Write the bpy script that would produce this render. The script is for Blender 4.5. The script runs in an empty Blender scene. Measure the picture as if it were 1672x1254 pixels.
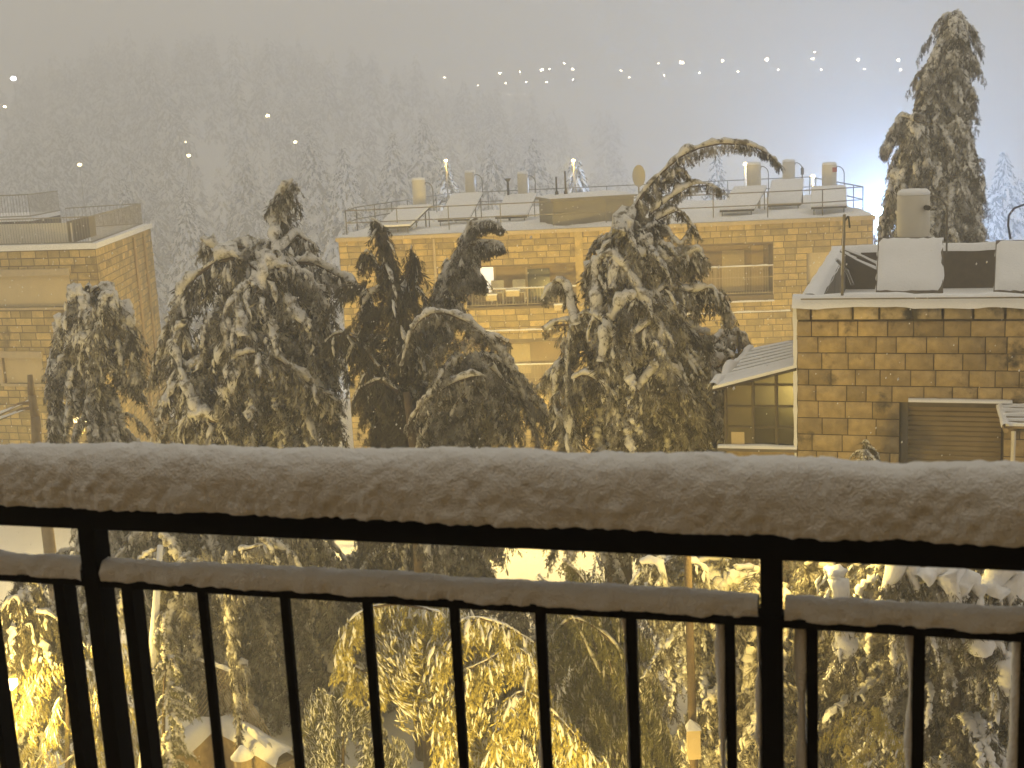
import bpy, math, random
import numpy as np
from mathutils import Vector, Matrix
random.seed(7); RS = np.random.RandomState(11)
C = bpy.context.scene.collection
sc = bpy.context.scene
# ------------------------------------------------------------------ camera
EYE = 12.0; F = 2000.0; CX, CY = 836.0, 627.0
PITCH = math.radians(10.87); ROLL = math.radians(2.83)
fwd = np.array([0, math.cos(PITCH), -math.sin(PITCH)])
R0 = np.array([1.0, 0, 0]); U0 = np.array([0, math.sin(PITCH), math.cos(PITCH)])
cr = math.cos(ROLL)*R0 - math.sin(ROLL)*U0
cu = math.cos(ROLL)*U0 + math.sin(ROLL)*R0
cam = bpy.data.cameras.new('camera'); camo = bpy.data.objects.new('camera', cam); C.objects.link(camo)
cam.lens = 36*F/1672; cam.clip_end = 5000; cam.clip_start = 0.05
camo.matrix_world = Matrix(((cr[0], cu[0], -fwd[0], 0), (cr[1], cu[1], -fwd[1], 0), (cr[2], cu[2], -fwd[2], EYE), (0, 0, 0, 1)))
cam.dof.use_dof = True; cam.dof.focus_distance = 28; cam.dof.aperture_fstop = 14
sc.camera = camo
# ------------------------------------------------------------------ world and exposure
w = bpy.data.worlds.new("World"); sc.world = w; w.use_nodes = True
nt = w.node_tree; bg = nt.nodes['Background']
sky = nt.nodes.new('ShaderNodeTexSky'); sky.sky_type = 'NISHITA'; sky.sun_disc = False
sky.sun_elevation = math.radians(-6); sky.sun_rotation = math.radians(30)
tc = nt.nodes.new('ShaderNodeTexCoord'); sep = nt.nodes.new('ShaderNodeSeparateXYZ')
nt.links.new(tc.outputs['Generated'], sep.inputs[0])
mr = nt.nodes.new('ShaderNodeMapRange'); mr.inputs['From Min'].default_value = -0.35; mr.inputs['From Max'].default_value = 0.5
nt.links.new(sep.outputs['X'], mr.inputs['Value'])
mx = nt.nodes.new('ShaderNodeMix'); mx.data_type = 'RGBA'
mx.inputs[6].default_value = (0.50, 0.452, 0.345, 1); mx.inputs[7].default_value = (0.49, 0.47, 0.435, 1)   # town-lit snow cloud, colder to the right
nt.links.new(mr.outputs[0], mx.inputs[0])
ad = nt.nodes.new('ShaderNodeMix'); ad.data_type = 'RGBA'; ad.blend_type = 'ADD'; ad.inputs[0].default_value = 0.05
nt.links.new(mx.outputs[2], ad.inputs[6]); nt.links.new(sky.outputs[0], ad.inputs[7])
nt.links.new(ad.outputs[2], bg.inputs[0]); bg.inputs[1].default_value = 1.34
sc.view_settings.view_transform = 'Standard'; sc.view_settings.look = 'None'
sc.view_settings.exposure = 0.0; sc.view_settings.gamma = 1.0
cy = sc.cycles
cy.use_denoising = True; cy.max_bounces = 6; cy.diffuse_bounces = 3; cy.volume_bounces = 2
cy.transparent_max_bounces = 8; cy.sample_clamp_indirect = 4.0; cy.use_adaptive_sampling = True
cy.adaptive_threshold = 0.01

# ------------------------------------------------------------------ pixel -> real point helpers (survey of the photograph)
def ray(px, py):
    a = (px-CX)/F; b = -(py-CY)/F
    return fwd + a*cr + b*cu
O3 = np.array([0, 0, EYE])
def P(px, py, D):
    d = ray(px, py); return O3 + d*(D/d[1])
def PZ(px, py, z):
    d = ray(px, py); return O3 + d*((z-EYE)/d[2])
class Plane:                      # a vertical plane through two ground-plan points
    def __init__(s, A, B):
        s.A = np.array([A[0], A[1], 0.]); B = np.array([B[0], B[1], 0.])
        s.L = float(np.linalg.norm(B-s.A)); s.u = (B-s.A)/s.L
        s.n = np.array([s.u[1], -s.u[0], 0.])
    def uz(s, px, py):
        d = ray(px, py); t = np.dot(s.A-O3, s.n)/np.dot(d, s.n); p = O3+d*t
        return float(np.dot(p-s.A, s.u)), float(p[2])
    def pt(s, u, z, o=0.0):
        p = s.A+s.u*u+s.n*o; return np.array([p[0], p[1], z])

# ------------------------------------------------------------------ noise
def _h(ix, iy, iz, seed):
    n = (ix*374761393 + iy*668265263 + iz*2147483647 + seed*974634777) & 0xffffffff
    n = ((n ^ (n >> 13))*1274126177) & 0xffffffff
    n = ((n ^ (n >> 16))*2246822519) & 0xffffffff
    return ((n ^ (n >> 15)) & 0xffff)/65535.0
def vnoise(p, seed=0):
    p = np.asarray(p, float); i = np.floor(p).astype(np.int64); f = p-i; f = f*f*(3-2*f); r = 0
    for dx in (0, 1):
        for dy in (0, 1):
            for dz in (0, 1):
                wgt = (f[:, 0] if dx else 1-f[:, 0])*(f[:, 1] if dy else 1-f[:, 1])*(f[:, 2] if dz else 1-f[:, 2])
                r = r + wgt*_h(i[:, 0]+dx, i[:, 1]+dy, i[:, 2]+dz, seed)
    return r*2-1
def fbm(p, oct=3, seed=0):
    a = 1; r = 0; q = np.asarray(p, float)
    for k in range(oct):
        r = r+a*vnoise(q, seed+k); q = q*2.03+7.1; a *= .5
    return r

# ------------------------------------------------------------------ materials
def mat(name, col, rough=0.8, var=0.0, nscale=5.0, stain=None, stain_scale=1.5, stain_lo=.55, bump=0.0, bscale=40, metal=0, island=0.0, sub=0):
    m = bpy.data.materials.new(name); m.use_nodes = True; t = m.node_tree; b = t.nodes['Principled BSDF']
    b.inputs['Roughness'].default_value = rough; b.inputs['Metallic'].default_value = metal
    geo = t.nodes.new('ShaderNodeNewGeometry')
    tcn = t.nodes.new('ShaderNodeTexCoord')
    rgb = t.nodes.new('ShaderNodeRGB'); rgb.outputs[0].default_value = (*col, 1); cur = rgb.outputs[0]
    if var > 0:
        n = t.nodes.new('ShaderNodeTexNoise'); n.inputs['Scale'].default_value = nscale; n.inputs['Detail'].default_value = 6
        t.links.new(tcn.outputs['Object'], n.inputs['Vector'])
        r = t.nodes.new('ShaderNodeMapRange'); r.inputs['From Min'].default_value = .25; r.inputs['From Max'].default_value = .75
        r.inputs['To Min'].default_value = 1-var; r.inputs['To Max'].default_value = 1+var
        t.links.new(n.outputs[0], r.inputs['Value'])
        x = t.nodes.new('ShaderNodeMix'); x.data_type = 'RGBA'; x.blend_type = 'MULTIPLY'; x.inputs[0].default_value = 1
        t.links.new(cur, x.inputs[6]); t.links.new(r.outputs[0], x.inputs[7]); cur = x.outputs[2]
    if island > 0:
        r = t.nodes.new('ShaderNodeMapRange'); r.inputs['To Min'].default_value = 1-island; r.inputs['To Max'].default_value = 1+island
        t.links.new(geo.outputs['Random Per Island'], r.inputs['Value'])
        x = t.nodes.new('ShaderNodeMix'); x.data_type = 'RGBA'; x.blend_type = 'MULTIPLY'; x.inputs[0].default_value = 1
        t.links.new(cur, x.inputs[6]); t.links.new(r.outputs[0], x.inputs[7]); cur = x.outputs[2]
    if stain:
        n = t.nodes.new('ShaderNodeTexNoise'); n.inputs['Scale'].default_value = stain_scale; n.inputs['Detail'].default_value = 8; n.inputs['Roughness'].default_value = .65
        t.links.new(tcn.outputs['Object'], n.inputs['Vector'])
        r = t.nodes.new('ShaderNodeMapRange'); r.inputs['From Min'].default_value = stain_lo; r.inputs['From Max'].default_value = stain_lo+.12
        t.links.new(n.outputs[0], r.inputs['Value'])
        x = t.nodes.new('ShaderNodeMix'); x.data_type = 'RGBA'; x.inputs[7].default_value = (*stain, 1)
        t.links.new(r.outputs[0], x.inputs[0]); t.links.new(cur, x.inputs[6]); cur = x.outputs[2]
    t.links.new(cur, b.inputs['Base Color'])
    if bump > 0:
        n = t.nodes.new('ShaderNodeTexNoise'); n.inputs['Scale'].default_value = bscale; n.inputs['Detail'].default_value = 5
        t.links.new(tcn.outputs['Object'], n.inputs['Vector'])
        bp = t.nodes.new('ShaderNodeBump'); bp.inputs['Strength'].default_value = bump; bp.inputs['Distance'].default_value = 0.02
        t.links.new(n.outputs[0], bp.inputs['Height']); t.links.new(bp.outputs[0], b.inputs['Normal'])
    return m
def emit(name, col, s):
    m = bpy.data.materials.new(name); m.use_nodes = True; b = m.node_tree.nodes['Principled BSDF']
    b.inputs['Base Color'].default_value = (*col, 1)
    b.inputs['Emission Color'].default_value = (*col, 1); b.inputs['Emission Strength'].default_value = s; return m
SNOW = mat('snow', (.80, .79, .78), .9, .04, 3, bump=.5, bscale=30)
SNOWT = mat('powdered_dim_snow', (.68, .65, .59), .9, .15, 4, stain=(.17, .145, .10), stain_scale=7, stain_lo=.50, bump=.8, bscale=22)  # patchy powder over leaves; greyed as well to paint in unlit snow
SNOWN = mat('rail_snow', (.80, .79, .77), .95, .03, 30, bump=.5, bscale=330)
STONE_R = mat('rough_stone', (.34, .25, .125), .9, .28, 7, stain=(.05, .038, .022), stain_scale=1.9, stain_lo=.575, bump=1.0, bscale=16, island=.24)
STONE_M = mat('pale_stone', (.42, .305, .115), .9, .3, 3, stain=(.15, .10, .045), stain_scale=1.1, stain_lo=.57, bump=.8, bscale=8, island=.32)
MORTAR = mat('mortar', (.08, .058, .033), .95, .2, 8)
MORTAR_M = mat('mortar_pale', (.15, .105, .05), .95, .2, 4)
PLASTER = mat('plaster', (.46, .34, .17), .9, .12, 1.2, bump=.2, bscale=10)
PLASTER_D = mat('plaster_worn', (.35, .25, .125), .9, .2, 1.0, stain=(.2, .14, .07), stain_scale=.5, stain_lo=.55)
FOL = mat('cypress_leaf', (.060, .050, .027), .8, .25, 4, island=.45)
FOLS = mat('frosted_cypress_leaf', (.060, .049, .028), .85, .2, 4, stain=(.40, .37, .31), stain_scale=3.6, stain_lo=.465, island=.4)
FOLG = mat('green_leaf', (.16, .15, .05), .7, .25, 4, island=.4)
FOLY = mat('willow_leaf', (.40, .34, .10), .6, .25, 4, island=.35)
BARK = mat('bark', (.12, .085, .05), .95, .3, 8, bump=.8, bscale=30)
BLACK = mat('black_paint', (.005, .004, .0035), .9, .1, 20); BLACK.node_tree.nodes['Principled BSDF'].inputs['Specular IOR Level'].default_value = .08
GREYM = mat('grey_metal', (.16, .14, .11), .6, .15, 6)
PALEM = mat('pale_metal', (.45, .35, .2), .6, .1, 6)
TANK = mat('tank_white', (.62, .57, .47), .5, .06, 3)
RUBBER = mat('dark_rubber', (.03, .027, .022), .7)
SHUT = mat('shutter_pale', (.55, .43, .23), .7, .06, 2)
SHUTD = mat('shutter_brown', (.25, .19, .11), .65, .15, 3)
CONC = mat('concrete', (.15, .125, .095), .95, .25, 2.5, stain=(.09, .07, .05), stain_scale=1.2)
WOOD = mat('timber', (.3, .22, .12), .85, .2, 6)
def glass(name, col, rough=.25, tr=.0):
    m = mat(name, col, rough, .35, 2.2); b = m.node_tree.nodes['Principled BSDF']; b.inputs['Alpha'].default_value = 1-tr; return m  # colour noise paints vague reflections into the glass
GLASSC = glass('glass_dust_reflections', (.17, .13, .07), .3, .0)
DARKGL = glass('dark_glass', (.05, .045, .035), .15)

# ------------------------------------------------------------------ object helpers
def link(name, me, m, parent=None, smooth=False):
    me.materials.append(m)
    if smooth: me.shade_smooth()
    o = bpy.data.objects.new(name, me); C.objects.link(o)
    if parent is not None:
        o.parent = parent; o.matrix_parent_inverse = Matrix.Translation(-parent.location)
    return o
def npmesh(name, V, Fa):
    V = np.asarray(V, np.float32); Fa = np.asarray(Fa, np.int32); k = Fa.shape[1]
    me = bpy.data.meshes.new(name); me.vertices.add(len(V)); me.vertices.foreach_set('co', V.ravel())
    me.loops.add(Fa.size); me.loops.foreach_set('vertex_index', Fa.ravel())
    me.polygons.add(len(Fa)); me.polygons.foreach_set('loop_start', np.arange(0, Fa.size, k, dtype=np.int32))
    me.update(calc_edges=True); me.validate(); return me
class MB:
    def __init__(s): s.v = []; s.f = []
    def add(s, V, Fc):
        b = len(s.v); s.v += [tuple(map(float, p)) for p in V]; s.f += [tuple(i+b for i in q) for q in Fc]; return s
    def hexa(s, p):   # 8 points: bottom 4, top 4
        return s.add(p, [(3, 2, 1, 0), (4, 5, 6, 7), (0, 1, 5, 4), (1, 2, 6, 5), (2, 3, 7, 6), (3, 0, 4, 7)])
    def box(s, c, u, v, w):  # centre and half-vectors
        c, u, v, w = map(np.asarray, (c, u, v, w))
        return s.hexa([c-u-v-w, c+u-v-w, c+u+v-w, c-u+v-w, c-u-v+w, c+u-v+w, c+u+v+w, c-u+v+w])
    def bar(s, a, b, r, sides=8, r2=None, caps=True):
        a = np.asarray(a, float); b = np.asarray(b, float); d = b-a; L = np.linalg.norm(d); d = d/L
        h = np.array([0, 0, 1.]) if abs(d[2]) < .9 else np.array([1., 0, 0])
        x = np.cross(d, h); x /= np.linalg.norm(x); y = np.cross(d, x); r2 = r if r2 is None else r2
        V = [a+(x*math.cos(2*math.pi*k/sides)+y*math.sin(2*math.pi*k/sides))*r for k in range(sides)]
        V += [b+(x*math.cos(2*math.pi*k/sides)+y*math.sin(2*math.pi*k/sides))*r2 for k in range(sides)]
        Fc = [(k, (k+1) % sides, sides+(k+1) % sides, sides+k) for k in range(sides)]
        if caps: Fc += [tuple(range(sides))[::-1], tuple(range(sides, 2*sides))]
        return s.add(V, Fc)
    def tube(s, pts, r, sides=6):
        for k in range(len(pts)-1):
            ra = r if np.isscalar(r) else r[k]; rb = r if np.isscalar(r) else r[k+1]
            s.bar(pts[k], pts[k+1], ra, sides, rb)
        return s
    def build(s, name, m, parent=None, smooth=False):
        me = bpy.data.meshes.new(name); me.from_pydata(s.v, [], s.f); me.update()
        return link(name, me, m, parent, smooth)
def thing(name, label, cat, loc=(0, 0, 0), group=None):
    o = bpy.data.objects.new(name, None); C.objects.link(o); o.location = tuple(map(float, loc)); o.empty_display_size = .2
    o['label'] = label; o['category'] = cat
    if group: o['group'] = group
    return o
def tag(o, label, cat, group=None):
    o['label'] = label; o['category'] = cat
    if group: o['group'] = group
    return o
def struct(o): o['kind'] = 'structure'; return o
def dup(root, loc, label=None, group=None, rot=None, scale=None):
    bpy.context.view_layer.update()
    r = root.copy(); C.objects.link(r); r.location = tuple(map(float, loc))
    if label: r['label'] = label
    if group: r['group'] = group
    if rot is not None: r.rotation_euler = (0, 0, rot)
    if scale is not None: r.scale = (scale,)*3
    for ch in root.children:
        c = ch.copy(); C.objects.link(c); c.parent = r
        for g in ch.children:
            d = g.copy(); C.objects.link(d); d.parent = c
    return r

# wall sheet with openings and reveals
def wall_sheet(pl, u0, u1, z0, z1, ops, depth=.2, off=0.0):
    mb = MB()
    us = sorted({u0, u1, *[min(max(o[0], u0), u1) for o in ops], *[min(max(o[2], u0), u1) for o in ops]})
    zs = sorted({z0, z1, *[min(max(o[1], z0), z1) for o in ops], *[min(max(o[3], z0), z1) for o in ops]})
    for i in range(len(us)-1):
        for j in range(len(zs)-1):
            cu_, cz = (us[i]+us[i+1])/2, (zs[j]+zs[j+1])/2
            if any(o[0] < cu_ < o[2] and o[1] < cz < o[3] for o in ops): continue
            mb.add([pl.pt(us[i], zs[j], off), pl.pt(us[i+1], zs[j], off), pl.pt(us[i+1], zs[j+1], off), pl.pt(us[i], zs[j+1], off)], [(0, 1, 2, 3)])
    for o in ops:
        a, b, c, d = (o[0], o[1]), (o[2], o[1]), (o[2], o[3]), (o[0], o[3])
        dp = o[4] if len(o) > 4 else depth
        for p, q in ((a, b), (b, c), (c, d), (d, a)):
            mb.add([pl.pt(*p, off), pl.pt(*p, -dp), pl.pt(*q, -dp), pl.pt(*q, off)], [(0, 1, 2, 3)])
    return mb
def stone_blocks(pl, u0, u1, z0, z1, ops, rh=.25, lmin=.33, lmax=.62, gap=.012, out=.03, detail=2, rough=.018, seed=1, off=0.0, rowvar=.0):
    rs = random.Random(seed); V = []; Q = []; z = z1
    n = detail+2
    while z > z0+.08:
        h = rh*(1+rs.uniform(-rowvar, rowvar)); zb = max(z-h, z0)
        ivs = [(u0, u1)]
        for o in ops:
            if o[1] < z-.06 and o[3] > zb+.06:
                nn = []
                for a, b in ivs:
                    if o[2] <= a or o[0] >= b: nn.append((a, b)); continue
                    if o[0] > a: nn.append((a, o[0]))
                    if o[2] < b: nn.append((o[2], b))
                ivs = nn
        for a, b in ivs:
            u = a; first = True
            while u < b-.02:
                l = rs.uniform(lmin, lmax)*(rs.uniform(.4, 1) if first else 1); first = False
                e = u+l
                if e > b-lmin*.4: e = b
                base = len(V); tilt = rs.uniform(-.006, .006); ph = rs.uniform(0, 99); bo = out*rs.uniform(.6, 1.25)
                g = gap
                for j in range(n):
                    for i in range(n):
                        fu = i/(n-1); fz = j/(n-1)
                        edge = i in (0, n-1) or j in (0, n-1)
                        if edge: V.append((u+g/2+(e-u-g)*fu, zb+g/2+(z-zb-g)*fz, off+.002))
                        else:
                            iu = (i-1)/(n-3) if n > 3 else .5; iz = (j-1)/(n-3) if n > 3 else .5
                            ins = .018 if rough > .01 else .012
                            V.append((u+g/2+ins+(e-u-g-2*ins)*iu+rs.uniform(-.01, .01)*(rough > .01), zb+g/2+ins+(z-zb-g-2*ins)*iz+rs.uniform(-.006, .006)*(rough > .01), off+bo+rs.uniform(-rough, rough)))
                for j in range(n-1):
                    for i in range(n-1):
                        q = base+j*n+i; Q.append((q, q+1, q+n+1, q+n))
                u = e
        z = zb
    V = np.array(V); W = pl.A[None, :]+pl.u[None, :]*V[:, :1]+pl.n[None, :]*V[:, 2:3]; W[:, 2] = V[:, 1]
    return W, np.array(Q)
# snow lying on an edge: lumpy ribbon strip
def snow_strip(name, a, b, side, width, hgt, parent=None, lump=.25, step=.08, seed=0, m=None, prof=7):
    a = np.asarray(a, float); b = np.asarray(b, float); L = np.linalg.norm(b-a); N = max(3, int(L/step)); d = (b-a)/L
    side = np.asarray(side, float); side = side/np.linalg.norm(side)
    V = []; Q = []; t = np.linspace(0, L, N)
    nz = fbm(np.stack([t/(width*1.5+.1), t*0+seed, t*0], 1), 3, seed)
    for k in range(N):
        for j in range(prof):
            th = math.pi*j/(prof-1)
            V.append(a+d*t[k]+side*(-math.cos(th)*width/2*(1+lump*.35*nz[k]))+np.array([0, 0, 1])*(math.sin(th)**.6*hgt*(1+lump*nz[k])))
    for k in range(N-1):
        for j in range(prof-1):
            q = k*prof+j; Q.append((q, q+1, q+prof+1, q+prof))
    return link(name, npmesh(name, V, Q), m or SNOW, parent, True)

# ================================================================== HAZE
HZ = 0.0058
hz = MB().hexa([(-700, -40, -30), (700, -40, -30), (700, 1150, -30), (-700, 1150, -30), (-700, -40, 95), (700, -40, 95), (700, 1150, 95), (-700, 1150, 95)])
mh = bpy.data.materials.new('haze'); mh.use_nodes = True; t = mh.node_tree; t.nodes.clear()
out = t.nodes.new('ShaderNodeOutputMaterial'); pv = t.nodes.new('ShaderNodeVolumePrincipled')
pv.inputs['Color'].default_value = (.97, .97, .98, 1); pv.inputs['Density'].default_value = HZ; pv.inputs['Anisotropy'].default_value = .2
t.links.new(pv.outputs[0], out.inputs['Volume'])
ho = hz.build('haze', mh); ho['kind'] = 'stuff'; ho['label'] = 'pale snow haze filling the night air'

# ================================================================== TERRAIN
def sstep(x, a, b):
    t = np.clip((x-a)/(b-a), 0, 1); return t*t*(3-2*t)
def hillz(x, y):
    x = np.asarray(x, float); y = np.asarray(y, float); t = x/np.maximum(y, 1)
    crest = np.interp(t, [-.8, -.42, -.33, -.25, -.18, -.1, 0, .08, .2, .35, .6], [8, 15, 24, 28, 27, 17, 6, -2, -6, -10, -10])+EYE
    z = -14*sstep(y, 62, 130) + (crest+14)*sstep(y, 130, 420)
    z = z+(EYE+.041*y-z)*sstep(y, 470, 560)
    z = z+3*vnoise(np.stack([x/30, y/30, x*0], -1).reshape(-1, 3)).reshape(x.shape)*sstep(y, 120, 200)
    return z
xs = np.concatenate([np.linspace(-690, -60, 40), np.linspace(-50, 50, 51), np.linspace(60, 690, 40)])
ys = np.concatenate([np.linspace(-38, 8, 8), np.linspace(10, 62, 53), np.linspace(70, 1100, 90)])
X, Y = np.meshgrid(xs, ys); Z = hillz(X, Y)
Z = Z+.12*fbm(np.stack([X/2.5, Y/2.5, X*0], -1).reshape(-1, 3), 3).reshape(X.shape)*(Y < 62)
nx = len(xs); idx = np.arange(len(xs)*len(ys)).reshape(len(ys), nx)
Q = np.stack([idx[:-1, :-1], idx[:-1, 1:], idx[1:, 1:], idx[1:, :-1]], -1).reshape(-1, 4)
struct(link('ground', npmesh('ground', np.stack([X, Y, Z], -1).reshape(-1, 3), Q), SNOW, None, True))
def gz(x, y): return float(hillz(np.array([x]), np.array([y]))[0])

# own building behind the camera: wall, balcony slabs; unseen overhead slab added to darken the rail snow
struct(MB().box((0, -1.75, 7.5), (16, 0, 0), (0, .25, 0), (0, 0, 9.5)).build('wall_behind', PLASTER_D))
struct(MB().hexa([(-16, -1.5, EYE+1.25), (16, -1.5, EYE+1.25), (16, -.6, EYE+1.25), (-16, -.2, EYE+1.25), (-16, -1.5, EYE+1.5), (16, -1.5, EYE+1.5), (16, -.6, EYE+1.5), (-16, -.2, EYE+1.5)]).build('shade_ceiling', PLASTER_D))
struct(MB().hexa([(-16, -1.5, EYE-1.75), (16, -1.5, EYE-1.75), (16, 1.3, EYE-1.75), (-16, 1.9, EYE-1.75), (-16, -1.5, EYE-1.55), (16, -1.5, EYE-1.55), (16, 1.3, EYE-1.55), (-16, 1.9, EYE-1.55)]).build('floor', PLASTER_D))

# ================================================================== BALCONY RAILING
zt = EYE-.50
a0 = PZ(-60, 855, zt); a1 = PZ(1740, 936, zt)
RP = Plane(a0, a1)                     # plan line of the outer edge; RP.n points to the camera side?
if np.dot(RP.n, np.array([0, -1, 0])) < 0: RP.n = -RP.n
TL = RP.L
rail = thing('balcony_railing', 'black metal balcony railing with thick snow on its handrail, closest to the camera', 'railing', RP.pt(TL/2, EYE-1.35))
def rail_pt(px, py): return RP.uz(px, py)
U3 = np.array([0, 0, 1.])
ext = 1.5
# top bar (flat section 30 x 60)
bar_h = .031
MB().box(RP.pt(TL/2, zt+bar_h/2, -.028), RP.u*(TL/2+ext), RP.n*.028, U3*bar_h/2).build('handrail', BLACK, rail)
zm = rail_pt(836, 1002)[1]
mu = rail_pt(836, 990)[0]
MB().box(RP.pt(TL/2, zm+.006, -.022), RP.u*(TL/2+ext), RP.n*.016, U3*.006).build('middle_rail', BLACK, rail)
print('rail', TL, zt, zm, RP.u, [round(rail_pt(x, 1000)[0], 3) for x in (98, 140, 200, 322, 457, 592, 735, 875, 1025, 1189, 1257, 1324, 1502, 1672)])
zbot = zm-.72
def rsn(name, u0, u1, z, wid, hgt, off, amp, seed, parent, nu_step=.004, npf=26):
    N = int((u1-u0)/nu_step); us = np.linspace(u0, u1, N); th = np.linspace(-.32, math.pi+.32, 900)
    px_ = np.sign(-np.cos(th))*np.abs(np.cos(th))**.85*wid/2; pz__ = np.where(np.sin(th) > 0, np.abs(np.sin(th))**.62*hgt, np.sin(th)*hgt*.38)
    al = np.concatenate([[0], np.cumsum(np.hypot(np.diff(px_), np.diff(pz__)))]); th = np.interp(np.linspace(0, al[-1], npf), al, th)
    UU, TT = np.meshgrid(us, th, indexing='ij')
    # superellipse mound
    cx_ = -np.cos(TT); sx = np.sin(TT)
    big = 1+(.09*fbm(np.stack([UU*6, UU*0, UU*0+seed], -1).reshape(-1, 3), 2, seed)+.05*vnoise(np.stack([UU*1.7, UU*0+3, UU*0], -1).reshape(-1, 3), seed)).reshape(UU.shape)
    o = np.sign(cx_)*np.abs(cx_)**.85*wid/2*big
    zz = np.where(sx > 0, np.abs(sx)**.62*hgt*big, sx*hgt*.38)
    p = np.stack([UU, o, zz], -1)
    nrm = np.stack([UU*0, np.gradient(zz, axis=1)*-1, np.gradient(o, axis=1)], -1); nrm /= np.linalg.norm(nrm, axis=-1, keepdims=True)
    q = p.reshape(-1, 3)
    low = np.clip(1.2-zz/hgt*1.3, .12, 1).reshape(-1)
    d = amp*(.42*fbm(q*24+seed, 2, seed+1)+.55*vnoise(q*58+seed, seed+3)*(.35+.65*low)+.42*vnoise(q*118, seed+9)*(.4+.6*low)+.20*vnoise(q*240, seed+5))
    p = p+nrm*d.reshape(UU.shape)[..., None]
    W = RP.A+RP.u*p[..., :1]+RP.n*(p[..., 1:2]+off); W[..., 2] = p[..., 2]+z
    idx = np.arange(N*npf).reshape(N, npf)
    Q = np.stack([idx[:-1, :-1], idx[:-1, 1:], idx[1:, 1:], idx[1:, :-1]], -1).reshape(-1, 4)
    return link(name, npmesh(name, W.reshape(-1, 3), Q), SNOWN, parent, True)
s1 = rsn('handrail_snow', -.5, TL+.5, zt+bar_h+.012, .086, .073, -.028, .0058, 3, rail, nu_step=.003, npf=72)
# posts
def flatbar(name, u, w_, dep, z1_, parent, z0_=None, inset=.02):
    return MB().box(RP.pt(u, (z1_+(z0_ or zbot))/2, -inset), RP.u*w_/2, RP.n*dep/2, U3*(z1_-(z0_ or zbot))/2).build(name, BLACK, parent)
uL = rail_pt(141, 900)[0]; uR = rail_pt(1258, 960)[0]
for i, uu in enumerate((uL, uR)):
    flatbar('post', uu, .026, .034 if i == 0 else .02, zt, rail)
for px, py, w_, dep in ((-22, 1080, .012, .03), (96, 1000, .018, .028), (206, 1000, .018, .028), (321, 1000, .013, .008), (456, 1000, .0125, .008), (591, 1000, .0125, .008), (734, 1000, .0125, .008), (876, 1010, .0135, .008), (1026, 1020, .013, .008),
                        (1189, 1030, .0125, .008), (1325, 1040, .0135, .008), (1502, 1050, .0145, .008), (1681, 1060, .0145, .008)):
    flatbar('baluster', rail_pt(px, py)[0], w_, dep, zm, rail)
segs = [(-.5, uL-.016), (uL+.016, uR-.016), (uR+.016, TL+.5)]
for i, (a, b) in enumerate(segs):
    rsn('middle_rail_snow', a, b, zm+.013, .036, .024, -.022, .0048, 11+i, rail, npf=40)
# drifts against the posts and snow plastered along the weather side of the upright bars
def stick_snow(px, py, wpx, side, z1_, name='bar_snow', seed=0):
    u, _ = rail_pt(px, py)
    N = 200; zs_ = np.linspace(zbot, z1_, N); npf = 9; V = []; Q = []
    nz = fbm(np.stack([zs_*22, zs_*0+seed, zs_*0], 1), 3, seed)*.0035
    hw = wpx/2000*1.5/2
    for k in range(N):
        for j in range(npf):
            th = 2*math.pi*j/npf
            V.append(RP.pt(u+math.cos(th)*(hw+nz[k]), zs_[k], -.026+math.sin(th)*.011))
    for k in range(N-1):
        for j in range(npf): Q.append((k*npf+j, k*npf+(j+1) % npf, (k+1)*npf+(j+1) % npf, (k+1)*npf+j))
    link(name, npmesh(name, V, Q), SNOWN, rail, True)
for k, (px, py, wpx) in enumerate(((1174, 1060, 17), (1237, 1060, 12), (1307, 1070, 21), (1488, 1080, 16), (1664, 1090, 18), (1016, 1050, 6), (869, 1040, 3))):
    stick_snow(px, py, wpx, -1, zm, seed=k*5)

# ================================================================== TREES
def frond_proto(kind, seed):
    rs = np.random.RandomState(seed); V = []; T = []
    nb = {'cyp': 34, 'wil': 26, 'pin': 26, 'far': 34}[kind]
    for k in range(nb):
        s = rs.uniform(0.02, 1)**.85; z = -.32*s*s
        env = (1-abs(s-.35)*.9)
        base = np.array([s, rs.normal(0, .025), z+rs.normal(0, .015)])
        if kind == 'wil':
            d = np.array([rs.uniform(.3, 1), rs.uniform(-.7, .7), rs.uniform(-.8, .3)]); L = rs.uniform(.16, .30); wd = .035
        elif kind == 'pin':
            d = np.array([rs.uniform(.1, 1), rs.uniform(-1.2, 1.2), rs.uniform(-.8, .5)]); L = rs.uniform(.2, .4)*env; wd = .05
        elif kind == 'far':
            d = np.array([rs.uniform(.1, 1), rs.uniform(-1.2, 1.2), rs.uniform(-1.2, .4)]); L = rs.uniform(.15, .3)*env; wd = .06
        else:
            d = np.array([rs.uniform(.35, 1), rs.uniform(-.9, .9), rs.uniform(-1.3, .25)]); L = rs.uniform(.22, .55)*env; wd = .028
        d /= np.linalg.norm(d); sd = np.cross(d, rs.normal(size=3)); sd /= np.linalg.norm(sd)+1e-6
        b = len(V)
        mid = base+d*L*.55+np.array([0, 0, -.01])
        V += [base, mid+sd*wd, base+d*L+np.array([0, 0, -.03]), mid-sd*wd]; T += [(b, b+1, b+2), (b, b+2, b+3)]
    return np.array(V), np.array(T)
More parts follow.
